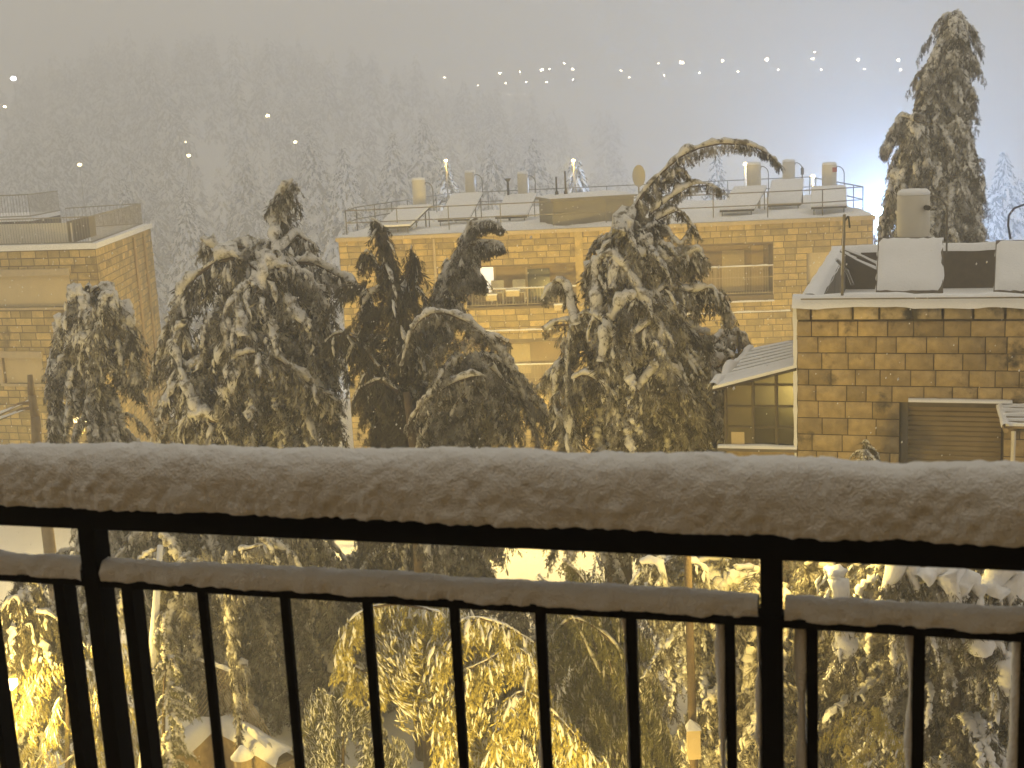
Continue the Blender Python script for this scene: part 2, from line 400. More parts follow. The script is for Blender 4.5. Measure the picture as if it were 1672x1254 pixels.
def snow_proto(seed, fat=1.0, far=False):
    rs = np.random.RandomState(seed); N = 5 if far else 10; S = 5 if far else 7; V = []; T = []
    off = rs.uniform(-.04, .04, (N, 2)); rad = rs.uniform(.6, 1.25, N)
    s0 = rs.uniform(.02, .25)
    for i in range(N):
        s = s0+(1.0-s0)*i/(N-1); r = .07*fat*rad[i]*math.sin(math.pi*min(1, .08+.9*i/(N-1)))**.6
        if i in (0, N-1): r *= .25
        c = np.array([s, off[i, 0]*fat, -.32*s*s+.028+off[i, 1]*.3])
        for j in range(S):
            a = 2*math.pi*j/S; k = 1+rs.uniform(-.22, .22)
            V.append(c+np.array([0, math.cos(a)*r*1.1*k, math.sin(a)*r*(.75 if math.sin(a) < 0 else 1)*k]))
    for i in range(N-1):
        for j in range(S):
            p, q = i*S+j, i*S+(j+1) % S; T += [(p, q, q+S), (p, q+S, p+S)]
    return np.array(V), np.array(T)
FP = {k: [frond_proto(k, 50+i) for i in range(7)] for k in ('cyp', 'wil', 'pin', 'far')}
SP = {False: [snow_proto(80+i) for i in range(9)], True: [snow_proto(90+i, 1.2, True) for i in range(5)]}
def place(protos, pos, az, pitch, s, wd):
    n = len(pos); pick = RS.randint(0, len(protos), n); Vs = []; Ts = []; b = 0
    for k, (pv_, pt_) in enumerate(protos):
        I = np.where(pick == k)[0]
        if not len(I): continue
        p = pv_[None]*np.stack([s[I], wd[I], wd[I]], 1)[:, None, :]
        ca, sa = np.cos(pitch[I])[:, None], np.sin(pitch[I])[:, None]
        x = p[..., 0]*ca+p[..., 2]*sa; z = -p[..., 0]*sa+p[..., 2]*ca; y = p[..., 1]
        cz_, sz_ = np.cos(az[I])[:, None], np.sin(az[I])[:, None]
        X_ = x*cz_-y*sz_; Y_ = x*sz_+y*cz_
        W = np.stack([X_, Y_, z], -1)+pos[I][:, None, :]
        Vs.append(W.reshape(-1, 3)); m = len(pv_)
        Ts.append((pt_[None]+(np.arange(len(I))*m)[:, None, None]).reshape(-1, 3)+b); b += len(I)*m
    return np.concatenate(Vs), np.concatenate(Ts)
def plume_proto(kind, seed, nfr=44):
    """a branch plume: arching axis clothed in short sprays, snow along its back"""
    rs = np.random.RandomState(seed); t = rs.uniform(.04, 1, nfr)**.9; wob = rs.uniform(-.12, .12)
    ax = lambda q: np.stack([q-.10*q**3, wob*np.sin(q*3), .26*q-.78*q*q], -1)
    p = ax(t)+rs.normal(0, .028, (nfr, 3)); az = rs.normal(0, .75, nfr); slope = np.arctan2(-(.26-1.56*t), 1)
    pit = slope*.8+rs.uniform(.0, .75, nfr); s = .27*(1-.35*t)*rs.uniform(.7, 1.35, nfr)
    if kind == 'wil': pit = slope*.6+rs.uniform(.5, 1.3, nfr); s = s*1.15
    st = RS.get_state(); lv, lt = place(FP[kind][:4], p, az, pit, s, s*(.55 if kind == 'wil' else .85))
    m = rs.uniform(0, 1, nfr) < (.6 if kind == 'wil' else .55)
    sv, st_ = place(SP[True], p[m]+[0, 0, .012], az[m], pit[m], s[m]*(.9 if kind == 'wil' else .5), s[m]*rs.uniform(.7, 1.5, m.sum())*(.5 if kind == 'wil' else 1))
    RS.set_state(st)
    V = [sv]; T = [st_]; b = len(sv)
    if kind != 'wil':
        n = 15; q = np.linspace(.0, 1, n)
        for (a0_, a1_) in ((rs.uniform(0, .1), rs.uniform(.5, .62)), (rs.uniform(.55, .66), rs.uniform(.9, 1.0))):
            q = np.linspace(a0_, a1_, n); rad = .055*rs.uniform(.6, 1.4, n)*np.sin(math.pi*np.clip(np.linspace(.04, .97, n), 0, 1))**.5*(1-.45*q)*rs.uniform(.7, 1.3, n)
            c = ax(q)+rs.normal(0, .008, (n, 3)); th = np.arange(7)*2*math.pi/7
            ring = np.stack([c[:, None, 0]+0*th[None], c[:, None, 1]+rad[:, None]*np.cos(th)*1.15, c[:, None, 2]+.03+rad[:, None]*np.sin(th)], -1)
            ring = ring+rs.normal(0, .007, ring.shape)
            idx = np.arange(n*7).reshape(n, 7); a = idx[:-1]; cc = idx[1:]; a2 = np.roll(a, -1, 1); c2 = np.roll(cc, -1, 1)
            V.append(ring.reshape(-1, 3)); T.append(np.concatenate([np.stack([a, a2, c2], -1).reshape(-1, 3), np.stack([a, c2, cc], -1).reshape(-1, 3)])+b); b += n*7
    return (lv, lt), (np.concatenate(V), np.concatenate(T))
PL = {k: [plume_proto(k, 300+i) for i in range(6)] for k in ('cyp', 'wil', 'pin')}
def place2(protos, pick, pos, az, pitch, s, wd):
    Vs = []; Ts = []; b = 0
    for k, (pv_, pt_) in enumerate(protos):
        I = np.where(pick == k)[0]
        if not len(I): continue
        p = pv_[None]*np.stack([s[I], wd[I], s[I]], 1)[:, None, :]
        ca, sa = np.cos(pitch[I])[:, None], np.sin(pitch[I])[:, None]
        x = p[..., 0]*ca+p[..., 2]*sa; z = -p[..., 0]*sa+p[..., 2]*ca; y = p[..., 1]
        cz_, sz_ = np.cos(az[I])[:, None], np.sin(az[I])[:, None]
        W = np.stack([x*cz_-y*sz_, x*sz_+y*cz_, z], -1)+pos[I][:, None, :]
        Vs.append(W.reshape(-1, 3)); m = len(pv_); Ts.append((pt_[None]+(np.arange(len(I))*m)[:, None, None]).reshape(-1, 3)+b); b += len(I)*m
    return np.concatenate(Vs), np.concatenate(Ts)
def limb_pts(pts, D, n):
    """pixel control points (px,py,r_px[,dd]) -> dense points, radius (m)"""
    P3 = []; rr = []
    for p in pts:
        dd = p[3] if len(p) > 3 else 0
        P3.append(P(p[0], p[1], D+dd)); rr.append(p[2]/F*(D+dd))
    P3 = np.array(P3); rr = np.array(rr); m = len(P3)
    t = np.linspace(0, m-1-1e-6, n); i = t.astype(int); f = (t-i)[:, None]
    p0 = P3[np.maximum(i-1, 0)]; p1 = P3[i]; p2 = P3[i+1]; p3 = P3[np.minimum(i+2, m-1)]
    c = .5*((2*p1)+(-p0+p2)*f+(2*p0-5*p1+4*p2-p3)*f**2+(-p0+3*p1-3*p2+p3)*f**3)
    return c, np.interp(t, np.arange(m), rr)
def lumpy_tube(V_, T_, b, pts, rad, seed, S=8, up=.0, flat=.8):
    n = len(pts); tan = np.gradient(pts, axis=0); tan /= np.linalg.norm(tan, axis=1, keepdims=True)+1e-9
    h = np.where(np.abs(tan[:, 2:3]) < .9, np.array([[0, 0, 1.]]), np.array([[1., 0, 0]])); x = np.cross(tan, h); x /= np.linalg.norm(x, axis=1, keepdims=True); y = np.cross(x, tan)
    th = np.arange(S)*2*math.pi/S
    ring = pts[:, None, :]+rad[:, None, None]*(x[:, None, :]*np.cos(th)[None, :, None]+y[:, None, :]*np.sin(th)[None, :, None]*flat)
    ring[..., 2] += up*rad[:, None]
    nn = fbm(ring.reshape(-1, 3)*9+seed, 2, seed).reshape(n, S)
    ring = ring+(ring-pts[:, None, :])*(nn*.6)[..., None]
    idx = np.arange(n*S).reshape(n, S)
    a = idx[:-1]; c = idx[1:]; a2 = np.roll(a, -1, 1); c2 = np.roll(c, -1, 1)
    T = np.concatenate([np.stack([a, a2, c2], -1).reshape(-1, 3), np.stack([a, c2, c], -1).reshape(-1, 3)])+b
    V_.append(ring.reshape(-1, 3)); T_.append(T); return b+n*S
def tree(name, label, cat, D, rows=(), limbs=(), n_body=300, ld=14, fl=1.0, kind='cyp', snow=.6, fat=1.0, trunk=None, leafm=None, wind=(0, 0), pitch=(.5, 1.3),
         depth=.8, group=None, ridge=.5, width=1.0, seed=0, zbase=None, snowm=None):
    rs = np.random.RandomState(seed+100)
    pos = []; az = []; pit = []; s = []; bp = []
    if len(rows):
        rows = np.array(rows, float); nb_ = max(12, int(n_body/5.2)); yy = rs.uniform(rows[0, 0], rows[-1, 0], nb_*6)
        xl = np.interp(yy, rows[:, 0], rows[:, 1]); xr = np.interp(yy, rows[:, 0], rows[:, 2])
        keep = rs.uniform(0, 1, len(yy)) < (xr-xl)/np.max(rows[:, 2]-rows[:, 1]); yy, xl, xr = yy[keep][:nb_], xl[keep][:nb_], xr[keep][:nb_]
        for y_, a_, b_ in zip(yy, xl, xr):
            Rm = (b_-a_)/2/F*D; L = min(fl*1.9*rs.uniform(.5, 1.25), Rm*1.5+.25); Re = max(Rm-L*.62, .02)*math.sqrt(rs.uniform(.1, 1)); ph = rs.uniform(0, 2*math.pi)
            if rs.uniform() < .45: ph = -abs(ph % math.pi)
            c = P((a_+b_)/2, y_, D)
            bp.append([*(c+np.array([Re*math.cos(ph), Re*math.sin(ph)*depth, L*.12])), ph+rs.normal(0, .35), rs.uniform(*pitch)-.55, L])
    VS = []; TS = []; b = 0
    tm = MB()
    for li, lp in enumerate(limbs):
        lp = [list(p_)+[0]*(4-len(p_)) for p_ in lp]
        if len(rows):
            for p_ in lp:
                a_, b_ = np.interp(p_[1], rows[:, 0], rows[:, 1]), np.interp(p_[1], rows[:, 0], rows[:, 2]); R_ = (b_-a_)/2/F*D
                if p_[1] > rows[0, 0]: p_[3] -= .85*math.sqrt(max(0, R_*R_-((p_[0]-(a_+b_)/2)/F*D)**2))
        ll = sum(math.hypot(lp[k+1][0]-lp[k][0], lp[k+1][1]-lp[k][1]) for k in range(len(lp)-1))/F*D
        n = max(8, int(ll*14)); c, rr = limb_pts(lp, D, n)
        k_ = max(10, int(ll*ld*4.8)); t = rs.uniform(0, n-1.001, k_); i = t.astype(int); q = c[i]+(c[i+1]-c[i])*(t-i)[:, None]; r_ = rr[i]
        a = rs.uniform(0, 2*math.pi, k_)
        q = q+np.stack([rs.normal(0, .22, k_)*r_, rs.normal(0, .22, k_)*r_, rs.normal(0, .12, k_)*r_], 1)
        pos += list(q); az += list(a); pit += list(rs.uniform(max(pitch[0], .5), 1.45, k_)); inn = len(rows) and min(p_[3] for p_ in lp) < -.4; s += list(np.clip(r_*rs.uniform(.9, 2.4 if inn else 1.5, k_), .14, .7))
        tm.tube([tuple(p_) for p_ in c[::5]], [max(.012, .13*x_) for x_ in rr[::5]], 5)
        if ridge > 0:
            gaps = np.clip(.75+.9*fbm(c*2.6+li*9+seed, 3, seed+li), .25, 1.35)
            b = lumpy_tube(VS, TS, b, c, rr*.40*ridge*gaps+.012, seed+li, up=.75)
    pos = np.array(pos).reshape(-1, 3); az = np.array(az); pit = np.array(pit); s = np.array(s); bp = np.array(bp).reshape(-1, 6)
    if wind[0]: bp[:, 3] = np.where(rs.uniform(0, 1, len(bp)) < wind[1], wind[0]+rs.normal(0, .5, len(bp)), bp[:, 3])
    if wind[0] and len(az):  # fronds blown over towards one side
        az = np.where(rs.uniform(0, 1, len(az)) < wind[1], wind[0]+rs.normal(0, .5, len(az)), az)
    base = P(trunk[0][0], trunk[0][1], D)
    gb = zbase if zbase is not None else gz(base[0], D)
    root = thing(name, label, cat, (base[0], D, gb), group)
    LV = []; LT = []; lb_ = 0; vb = b
    def addl(v, t_):
        nonlocal lb_
        LV.append(v); LT.append(t_+lb_); lb_ += len(v)
    def adds(v, t_):
        nonlocal vb
        VS.append(v); TS.append(t_+vb); vb += len(v)
    if len(bp):
        pick = rs.randint(0, len(PL[kind]), len(bp)); wd_ = bp[:, 5]*width*rs.uniform(.8, 1.3, len(bp))
        addl(*place2([q[0] for q in PL[kind]], pick, bp[:, :3], bp[:, 3], bp[:, 4], bp[:, 5], wd_))
        m = rs.uniform(0, 1, len(bp)) < min(1, snow*1.25+.1)
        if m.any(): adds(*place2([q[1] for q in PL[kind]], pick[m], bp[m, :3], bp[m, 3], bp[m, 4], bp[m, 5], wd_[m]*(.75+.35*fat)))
    if len(pos):
        addl(*place(FP[kind], pos, az, pit, s*1.05, np.maximum(s*.9, .1)))
        m = rs.uniform(0, 1, len(pos)) < snow*.6
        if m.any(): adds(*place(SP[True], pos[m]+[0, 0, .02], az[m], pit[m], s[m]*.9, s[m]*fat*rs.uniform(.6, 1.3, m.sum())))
    link('crown', npmesh('crown', np.concatenate(LV), np.concatenate(LT)), leafm or FOLS, root)
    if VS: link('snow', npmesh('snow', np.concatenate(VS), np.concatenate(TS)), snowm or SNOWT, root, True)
    if trunk:
        pts = [P(p[0], p[1], D) for p in trunk]; pts = [np.array([pts[0][0], D, gb-.1])]+pts
        r0 = .16 if len(trunk[0]) < 3 else trunk[0][2]
        tm.tube([tuple(p) for p in pts], list(np.linspace(r0, r0*.35, len(pts))), 8)
    if tm.v: tm.build('trunk', BARK, root, True)
    return root

exec_trees = True
# --- 1 small domed cypress at the left
tree('cypress_tree', 'small round-topped cypress sagging under snow in front of the left stone building', 'tree', 25,
     rows=[(470, 118, 180), (500, 92, 215), (560, 88, 222), (620, 95, 232), (680, 110, 240), (760, 120, 260), (900, 70, 300), (1000, 60, 320)],
     limbs=[[(150, 700, 20), (150, 560, 26), (130, 480, 22), (105, 520, 20), (88, 600, 20), (92, 680, 18), (86, 715, 16)],
            [(160, 600, 24), (165, 500, 24), (190, 490, 20), (215, 550, 22), (222, 620, 18)],
            [(150, 620, 20), (130, 540, 22), (110, 580, 20), (84, 630, 16)],
            [(140, 480, 16), (160, 470, 18), (180, 480, 14), (200, 520, 16)]],
     n_body=850, fl=.62, snow=.6, fat=1.3, trunk=[(170, 1000, .18), (160, 700), (155, 520)], seed=1, pitch=(.7, 1.4), ridge=1.1, width=.9)
# --- 2 large bowed cypress, left of centre
tree('cypress_tree', 'broad wind-bowed cypress with one short upright tip, between the left and middle buildings', 'tree', 24,
     rows=[(390, 430, 480), (410, 385, 495), (450, 340, 512), (520, 290, 540), (580, 270, 550), (640, 255, 552), (700, 240, 530), (800, 225, 540), (900, 200, 560), (1000, 260, 560)],
     limbs=[[(440, 460, 30), (448, 400, 26), (452, 350, 24), (462, 315, 20), (478, 294, 9)],
            [(450, 420, 20), (480, 385, 20), (498, 390, 18), (512, 400, 10)],
            [(440, 440, 22), (400, 400, 22), (350, 405, 20), (330, 392, 12)],
            [(450, 460, 22), (380, 420, 26), (310, 460, 24), (275, 530, 20), (258, 590, 14), (246, 620, 8)],
            [(420, 480, 26), (440, 440, 24), (500, 428, 22), (555, 452, 16), (596, 485, 12), (614, 520, 8)],
            [(400, 560, 26), (390, 490, 28), (430, 445, 26), (480, 440, 22), (520, 480, 24), (540, 560, 20)],
            [(380, 600, 24), (365, 520, 24), (400, 470, 22)],
            [(330, 700, 26), (300, 620, 26), (285, 560, 24), (300, 530, 18)],
            [(370, 660, 26), (380, 590, 24), (440, 580, 26), (520, 640, 26), (545, 700, 18)],
            [(300, 690, 18), (330, 680, 22), (380, 700, 20)]],
     n_body=1800, fl=.85, snow=.48, fat=1.3, trunk=[(400, 1050, .28), (410, 700), (440, 480), (455, 360)], seed=2, pitch=(.55, 1.3), wind=(-.15, .35), ridge=1.0)
# --- 3 centre trees: dark upright one, leaning one and the hanging arch
tree('cypress_tree', 'dark upright cypress with ragged double top in front of the middle building', 'tree', 23,
     rows=[(470, 560, 690), (520, 590, 680), (580, 590, 700), (640, 570, 740), (700, 590, 760), (760, 585, 780), (860, 560, 800), (950, 560, 800)],
     limbs=[[(650, 560, 30), (645, 480, 28), (628, 420, 24), (622, 370, 16), (606, 358, 8)],
            [(650, 500, 28), (668, 440, 24), (672, 402, 14)],
            [(630, 460, 20), (600, 410, 18), (588, 440, 14)],
            [(620, 600, 24), (580, 550, 20), (548, 545, 18), (530, 560, 10)],
            [(650, 640, 30), (620, 620, 26), (580, 640, 16)]],
     n_body=1000, fl=.75, snow=.16, fat=.9, trunk=[(680, 1000, .22), (670, 700), (650, 480), (625, 380)], leafm=FOL, seed=3, pitch=(.4, 1.3), ridge=.25, wind=(-.2, .3))
tree('cypress_tree', 'slim cypress leaning right with its snowy tip bent over like a hook', 'tree', 24.5,
     limbs=[[(680, 560, 26), (705, 500, 28), (730, 450, 26), (762, 415, 20), (800, 400, 12), (812, 405, 7)],
            [(700, 520, 24), (730, 470, 26), (770, 440, 20), (785, 465, 12)],
            [(740, 430, 20), (765, 375, 16), (795, 362, 12), (818, 372, 8)],
            [(760, 400, 14), (800, 395, 12), (822, 404, 7)],
            [(710, 560, 22), (740, 500, 22), (755, 520, 12)]],
     n_body=0, ld=60, fl=.5, snow=.4, fat=1.2, trunk=[(720, 1000, .16), (690, 620), (720, 480)], seed=4, ridge=.8, pitch=(.2, 1.2))
tree('cypress_tree', 'snow-arched cypress drooping over to the right below the lit balcony', 'tree', 21.5,
     rows=[(560, 690, 800), (620, 690, 850), (680, 680, 800), (740, 670, 790), (860, 640, 800), (930, 640, 800)],
     limbs=[[(655, 600, 10), (675, 535, 14), (715, 510, 16), (770, 530, 20), (820, 580, 22), (850, 640, 20), (870, 690, 16), (880, 730, 12)],
            [(664, 700, 8), (690, 660, 12), (740, 625, 16), (790, 615, 18), (830, 650, 18)],
            [(735, 690, 8), (750, 650, 12), (780, 630, 16), (790, 680, 14), (785, 720, 12)],
            [(760, 540, 14), (800, 545, 16), (830, 560, 14)],
            [(800, 600, 16), (840, 640, 20), (880, 660, 18), (900, 700, 14)]],
     n_body=560, fl=.7, snow=.28, fat=.9, trunk=[(690, 1000, .18), (680, 760), (664, 640)], seed=5, ridge=.75, wind=(.1, .25), pitch=(.5, 1.4))
# --- 4 the great bent cypress right of centre
tree('cypress_tree', 'tallest wind-bent cypress, its long snowy leader arching over the middle rooftop', 'tree', 21,
     rows=[(345, 1015, 1045), (385, 990, 1068), (430, 970, 1085), (480, 950, 1100), (540, 928, 1120), (600, 905, 1140), (660, 900, 1150), (720, 890, 1130), (800, 880, 1130), (880, 880, 1120)],
     limbs=[[(1010, 400, 28), (1040, 330, 24), (1080, 282, 19), (1120, 250, 16), (1170, 235, 13), (1220, 237, 10), (1252, 250, 7), (1274, 270, 3)],
            [(1080, 300, 12), (1110, 280, 10), (1128, 292, 6)],
            [(1060, 350, 14), (1100, 320, 12), (1140, 300, 10), (1182, 312, 4)],
            [(1070, 360, 14), (1110, 345, 11), (1140, 385, 5)],
            [(1040, 380, 16), (1080, 370, 13), (1110, 400, 9), (1128, 372, 6)],
            [(1020, 420, 28), (1070, 400, 24), (1110, 420, 20), (1140, 410, 14), (1146, 440, 8)],
            [(970, 520, 22), (975, 430, 24), (1005, 390, 22)],
            [(960, 440, 24), (1000, 420, 26), (1040, 470, 26), (1060, 520, 16)],
            [(1030, 430, 22), (1070, 415, 24), (1100, 460, 18)],
            [(1050, 500, 24), (1085, 470, 24), (1130, 478, 20), (1162, 470, 18), (1182, 500, 14), (1188, 530, 7)],
            [(1060, 540, 24), (1090, 510, 26), (1130, 540, 20), (1160, 545, 8)],
            [(940, 540, 14), (925, 470, 12), (905, 462, 10), (884, 490, 6)],
            [(940, 530, 14), (915, 525, 10), (886, 542, 6)],
            [(930, 720, 20), (925, 640, 20), (928, 560, 20), (940, 520, 16), (960, 512, 14), (990, 530, 18), (1010, 570, 16)],
            [(1020, 560, 22), (1060, 530, 22), (1080, 560, 20), (1090, 600, 14)],
            [(935, 620, 18), (955, 612, 20), (985, 630, 20), (1005, 680, 18), (1010, 710, 10)],
            [(1040, 640, 24), (1080, 600, 24), (1120, 640, 22), (1130, 700, 20)],
            [(930, 700, 20), (905, 660, 18), (915, 590, 14)],
            [(1000, 480, 22), (1010, 400, 24), (1030, 350, 24)],
            [(980, 600, 26), (1000, 520, 26), (1050, 480, 24), (1090, 500, 20)]],
     n_body=1300, ld=17, fl=.75, snow=.46, fat=1.15, trunk=[(1010, 950, .3), (1005, 700), (1010, 450), (1035, 340)], seed=6, wind=(-.3, .6), pitch=(.4, 1.25), ridge=1.05)
# --- 5 rounded bush-like cedar right of it
tree('cedar_tree', 'low cedar with rounded snow pads beside the glazed porch', 'tree', 23,
     rows=[(560, 1110, 1180), (600, 1090, 1200), (640, 1090, 1190), (700, 1100, 1180), (800, 1060, 1190), (900, 1060, 1200)],
     limbs=[[(1120, 610, 20), (1150, 570, 22), (1190, 545, 18), (1212, 550, 12), (1222, 572, 6)],
            [(1130, 640, 22), (1160, 600, 24), (1195, 590, 18)],
            [(1100, 660, 22), (1130, 620, 22), (1160, 650, 18)],
            [(1100, 690, 20), (1120, 660, 20), (1150, 690, 18), (1170, 720, 14)]],
     n_body=420, fl=.6, snow=.85, fat=2.2, trunk=[(1130, 950, .16), (1130, 650)], seed=7, ridge=1.1, ld=22, pitch=(.3, 1.1))
# --- 6 tall dark cypress behind the right roof
tree('cypress_tree', 'tall dark cypress plastered with snow, rising behind the white tank on the right roof', 'tree', 33,
     rows=[(20, 1540, 1576), (60, 1520, 1584), (110, 1508, 1582), (160, 1498, 1580), (200, 1470, 1584), (250, 1452, 1590), (300, 1458, 1600), (350, 1450, 1604), (390, 1445, 1604), (430, 1440, 1606)],
     limbs=[[(1500, 200, 16), (1475, 192, 14), (1455, 215, 12), (1445, 245, 9)],
            [(1545, 100, 20), (1560, 45, 20), (1562, 18, 14)],
            [(1510, 260, 22), (1500, 210, 20), (1490, 240, 16)],
            [(1480, 330, 20), (1465, 290, 18), (1450, 330, 14), (1440, 380, 12)],
            [(1545, 230, 16), (1570, 190, 12), (1592, 156, 5)],
            [(1530, 160, 22), (1520, 110, 20), (1510, 140, 14)],
            [(1560, 330, 26), (1580, 270, 18), (1584, 230, 9)], [(1590, 340, 16), (1602, 305, 9), (1606, 286, 3)]],
     n_body=3300, fl=.7, snow=.62, fat=1.7, trunk=[(1530, 600, .28), (1540, 300), (1560, 60)], seed=8, pitch=(.7, 1.4), ridge=1.0, ld=26)
# --- lower trees seen between the balusters
tree('pine_tree', 'dark bushy tree low at the left edge, lamp-lit gold from below', 'tree', 19.5,
     rows=[(950, -10, 90), (1000, -30, 110), (1060, -40, 120), (1120, -40, 130), (1180, 20, 110)],
     limbs=[[(40, 1080, 20), (30, 980, 20), (0, 1000, 18)], [(60, 1100, 20), (50, 1020, 20), (20, 1060, 18)], [(60, 1000, 18), (90, 1010, 16), (120, 1060, 14)]],
     n_body=520, fl=.55, snow=.35, fat=1.0, trunk=[(40, 1250, .12), (45, 1080)], seed=9, ridge=.7, leafm=FOL)
tree('ivy_column', 'narrow snow-covered climbing ivy hanging beside the leaning pole', 'plant', 18,
     rows=[(1000, 262, 276), (1060, 262, 285), (1140, 250, 300), (1254, 245, 310), (1330, 245, 310)],
     n_body=420, fl=.22, snow=.9, fat=2.3, seed=10, pitch=(.4, 1.4), leafm=FOLG, trunk=[(265, 1300, .05), (270, 1020)])
tree('cypress_tree', 'thin snow-tufted sapling between the third and fourth railing bars', 'tree', 19,
     limbs=[[(392, 1240, 5), (388, 1160, 8), (380, 1080, 16), (375, 1000, 18), (370, 900, 16)], [(380, 1100, 10), (400, 1090, 14), (405, 1140, 8)], [(375, 1010, 12), (400, 960, 16)], [(390, 900, 24), (430, 890, 14)]],
     n_body=0, ld=30, fl=.35, snow=.6, fat=1.5, seed=11, ridge=.9, trunk=[(392, 1250, .04), (388, 1140)])
tree('willow_tree', 'willow lit gold by a street lamp, its snowy strands hanging behind the middle bars', 'tree', 17,
     rows=[(985, 590, 760), (1020, 545, 860), (1080, 640, 900), (1140, 700, 940), (1200, 700, 990), (1254, 690, 1010), (1340, 690, 1020)],
     limbs=[[(620, 1110, 26), (560, 1070, 22), (575, 1010, 20), (640, 985, 18), (720, 1000, 20)],
            [(720, 1250, 30), (740, 1120, 28), (790, 1080, 26), (850, 1060, 26), (880, 1120, 26)],
            [(720, 1060, 26), (760, 1010, 24), (820, 1020, 22), (870, 1050, 20)],
            [(800, 1250, 26), (820, 1160, 26), (860, 1130, 24), (920, 1180, 26), (980, 1250, 22)]],
     n_body=1700, ld=26, fl=.6, kind='wil', snow=.8, fat=.9, leafm=FOLY, snowm=SNOW, seed=12, pitch=(.8, 1.5), trunk=[(790, 1400, .16), (790, 1150)], ridge=.12, width=1.0)
tree('shrub', 'mounded shrub with heavy yellow-lit snow left of the willow', 'shrub', 17.5,
     rows=[(1120, 480, 600), (1150, 462, 650), (1200, 455, 680), (1254, 450, 690), (1330, 450, 690)],
     n_body=950, fl=.36, snow=.85, fat=1.3, kind='wil', leafm=FOLG, snowm=SNOW, seed=13, pitch=(.8, 1.5), trunk=[(560, 1350, .06), (560, 1200)])
tree('tamarisk_tree', 'grey feathery tree with fine frosted twigs right of the golden willow', 'tree', 18.5,
     rows=[(930, 880, 1000), (980, 870, 1040), (1040, 880, 1080), (1100, 900, 1100), (1180, 960, 1130), (1254, 980, 1160), (1340, 980, 1160)],
     limbs=[[(980, 1100, 20), (930, 1000, 18), (880, 940, 14)], [(1000, 1100, 20), (960, 960, 18), (920, 915, 12)], [(1020, 1150, 20), (1010, 1060, 20), (940, 1010, 16), (900, 1040, 12)]],
     n_body=900, fl=.6, kind='wil', snow=.45, fat=.4, leafm=FOLG, seed=14, pitch=(.6, 1.4), trunk=[(1040, 1400, .12), (1000, 1100)], ridge=.3)
tree('fir_tree', 'dark fir with lamp-lit snow pads around the timber lamp pole', 'tree', 16.5,
     rows=[(890, 1040, 1250), (940, 1030, 1255), (1000, 1060, 1250), (1080, 1060, 1260), (1160, 1100, 1290), (1254, 1100, 1310), (1340, 1100, 1310)],
     limbs=[[(1090, 1010, 20), (1080, 930, 18), (1050, 920, 14)], [(1160, 1010, 20), (1150, 930, 20), (1120, 920, 16)], [(1210, 1040, 18), (1200, 940, 20), (1230, 930, 16)], [(1180, 1110, 14), (1185, 1000, 18)]],
     n_body=1100, fl=.42, snow=.5, fat=1.8, snowm=SNOW, seed=15, trunk=[(1160, 1400, .12), (1160, 1000)], ridge=1.1)
tree('cedar_tree', 'cedar buried under big pillows of snow behind the right end of the railing', 'tree', 14,
     rows=[(915, 1330, 1700), (960, 1320, 1720), (1010, 1330, 1720), (1100, 1340, 1720), (1254, 1350, 1720), (1340, 1350, 1720)],
     limbs=[[(1380, 1080, 24), (1370, 960, 24), (1350, 930, 16)], [(1500, 980, 20), (1480, 930, 22), (1450, 960, 20)], [(1560, 1010, 22), (1540, 940, 26), (1500, 960, 22)],
            [(1600, 1080, 26), (1590, 960, 26), (1560, 980, 22)], [(1660, 1080, 26), (1640, 950, 28), (1610, 990, 22)], [(1640, 1140, 20), (1625, 1040, 24)], [(1480, 1060, 14), (1475, 980, 20)]],
     n_body=1300, fl=.45, snow=.45, fat=1.6, snowm=SNOW, seed=16, trunk=[(1560, 1400, .16), (1560, 1000)], ridge=2.2, ld=22)
tree('shrub', 'leafy bush with gold-lit leaves at the bottom, between the last two bars', 'shrub', 12,
     rows=[(1150, 1390, 1450), (1200, 1340, 1500), (1254, 1320, 1520), (1340, 1320, 1520)],
     n_body=380, fl=.2, kind='wil', snow=.3, fat=.9, leafm=FOLY, seed=17, trunk=[(1420, 1500, .04), (1420, 1200)], width=1.8)
tree('cypress_tree', 'deep dark cypress mass low in the middle behind the willow', 'tree', 26,
     rows=[(890, 540, 820), (950, 440, 830), (1000, 400, 700), (1100, 330, 700), (1254, 400, 760)],
     n_body=1100, fl=.95, snow=.3, fat=.9, seed=18, trunk=[(600, 1300, .25), (600, 950)], pitch=(.7, 1.4), wind=(-.2, .4))
tree('cypress_tree', 'deep dark cypress behind the left posts of the railing', 'tree', 22,
     rows=[(870, 150, 560), (950, 160, 520), (1050, 190, 470), (1140, 300, 440)],
     n_body=900, fl=.8, snow=.35, fat=.9, seed=19, trunk=[(330, 1250, .2), (330, 950)], pitch=(.7, 1.4), wind=(-.2, .4))
tree('cypress_tree', 'dark tree filling the gap low behind the right post', 'tree', 15.6,
     rows=[(900, 1060, 1560), (1000, 1060, 1600), (1100, 1080, 1650), (1254, 1080, 1672)],
     n_body=1200, fl=.8, snow=.3, fat=.9, seed=20, trunk=[(1350, 1300, .2), (1350, 1000)], pitch=(.7, 1.4), wind=(-.2, .4))
tree('shrub', 'tangled twiggy bush glowing gold at the bottom left corner behind the posts', 'shrub', 19,
     rows=[(1040, 60, 230), (1090, 0, 260), (1160, -30, 270), (1254, -40, 280), (1330, -40, 280)],
     n_body=800, fl=.4, kind='wil', snow=.7, fat=1.1, leafm=FOLY, seed=31, trunk=[(110, 1330, .08), (110, 1120)], pitch=(.3, 1.3))
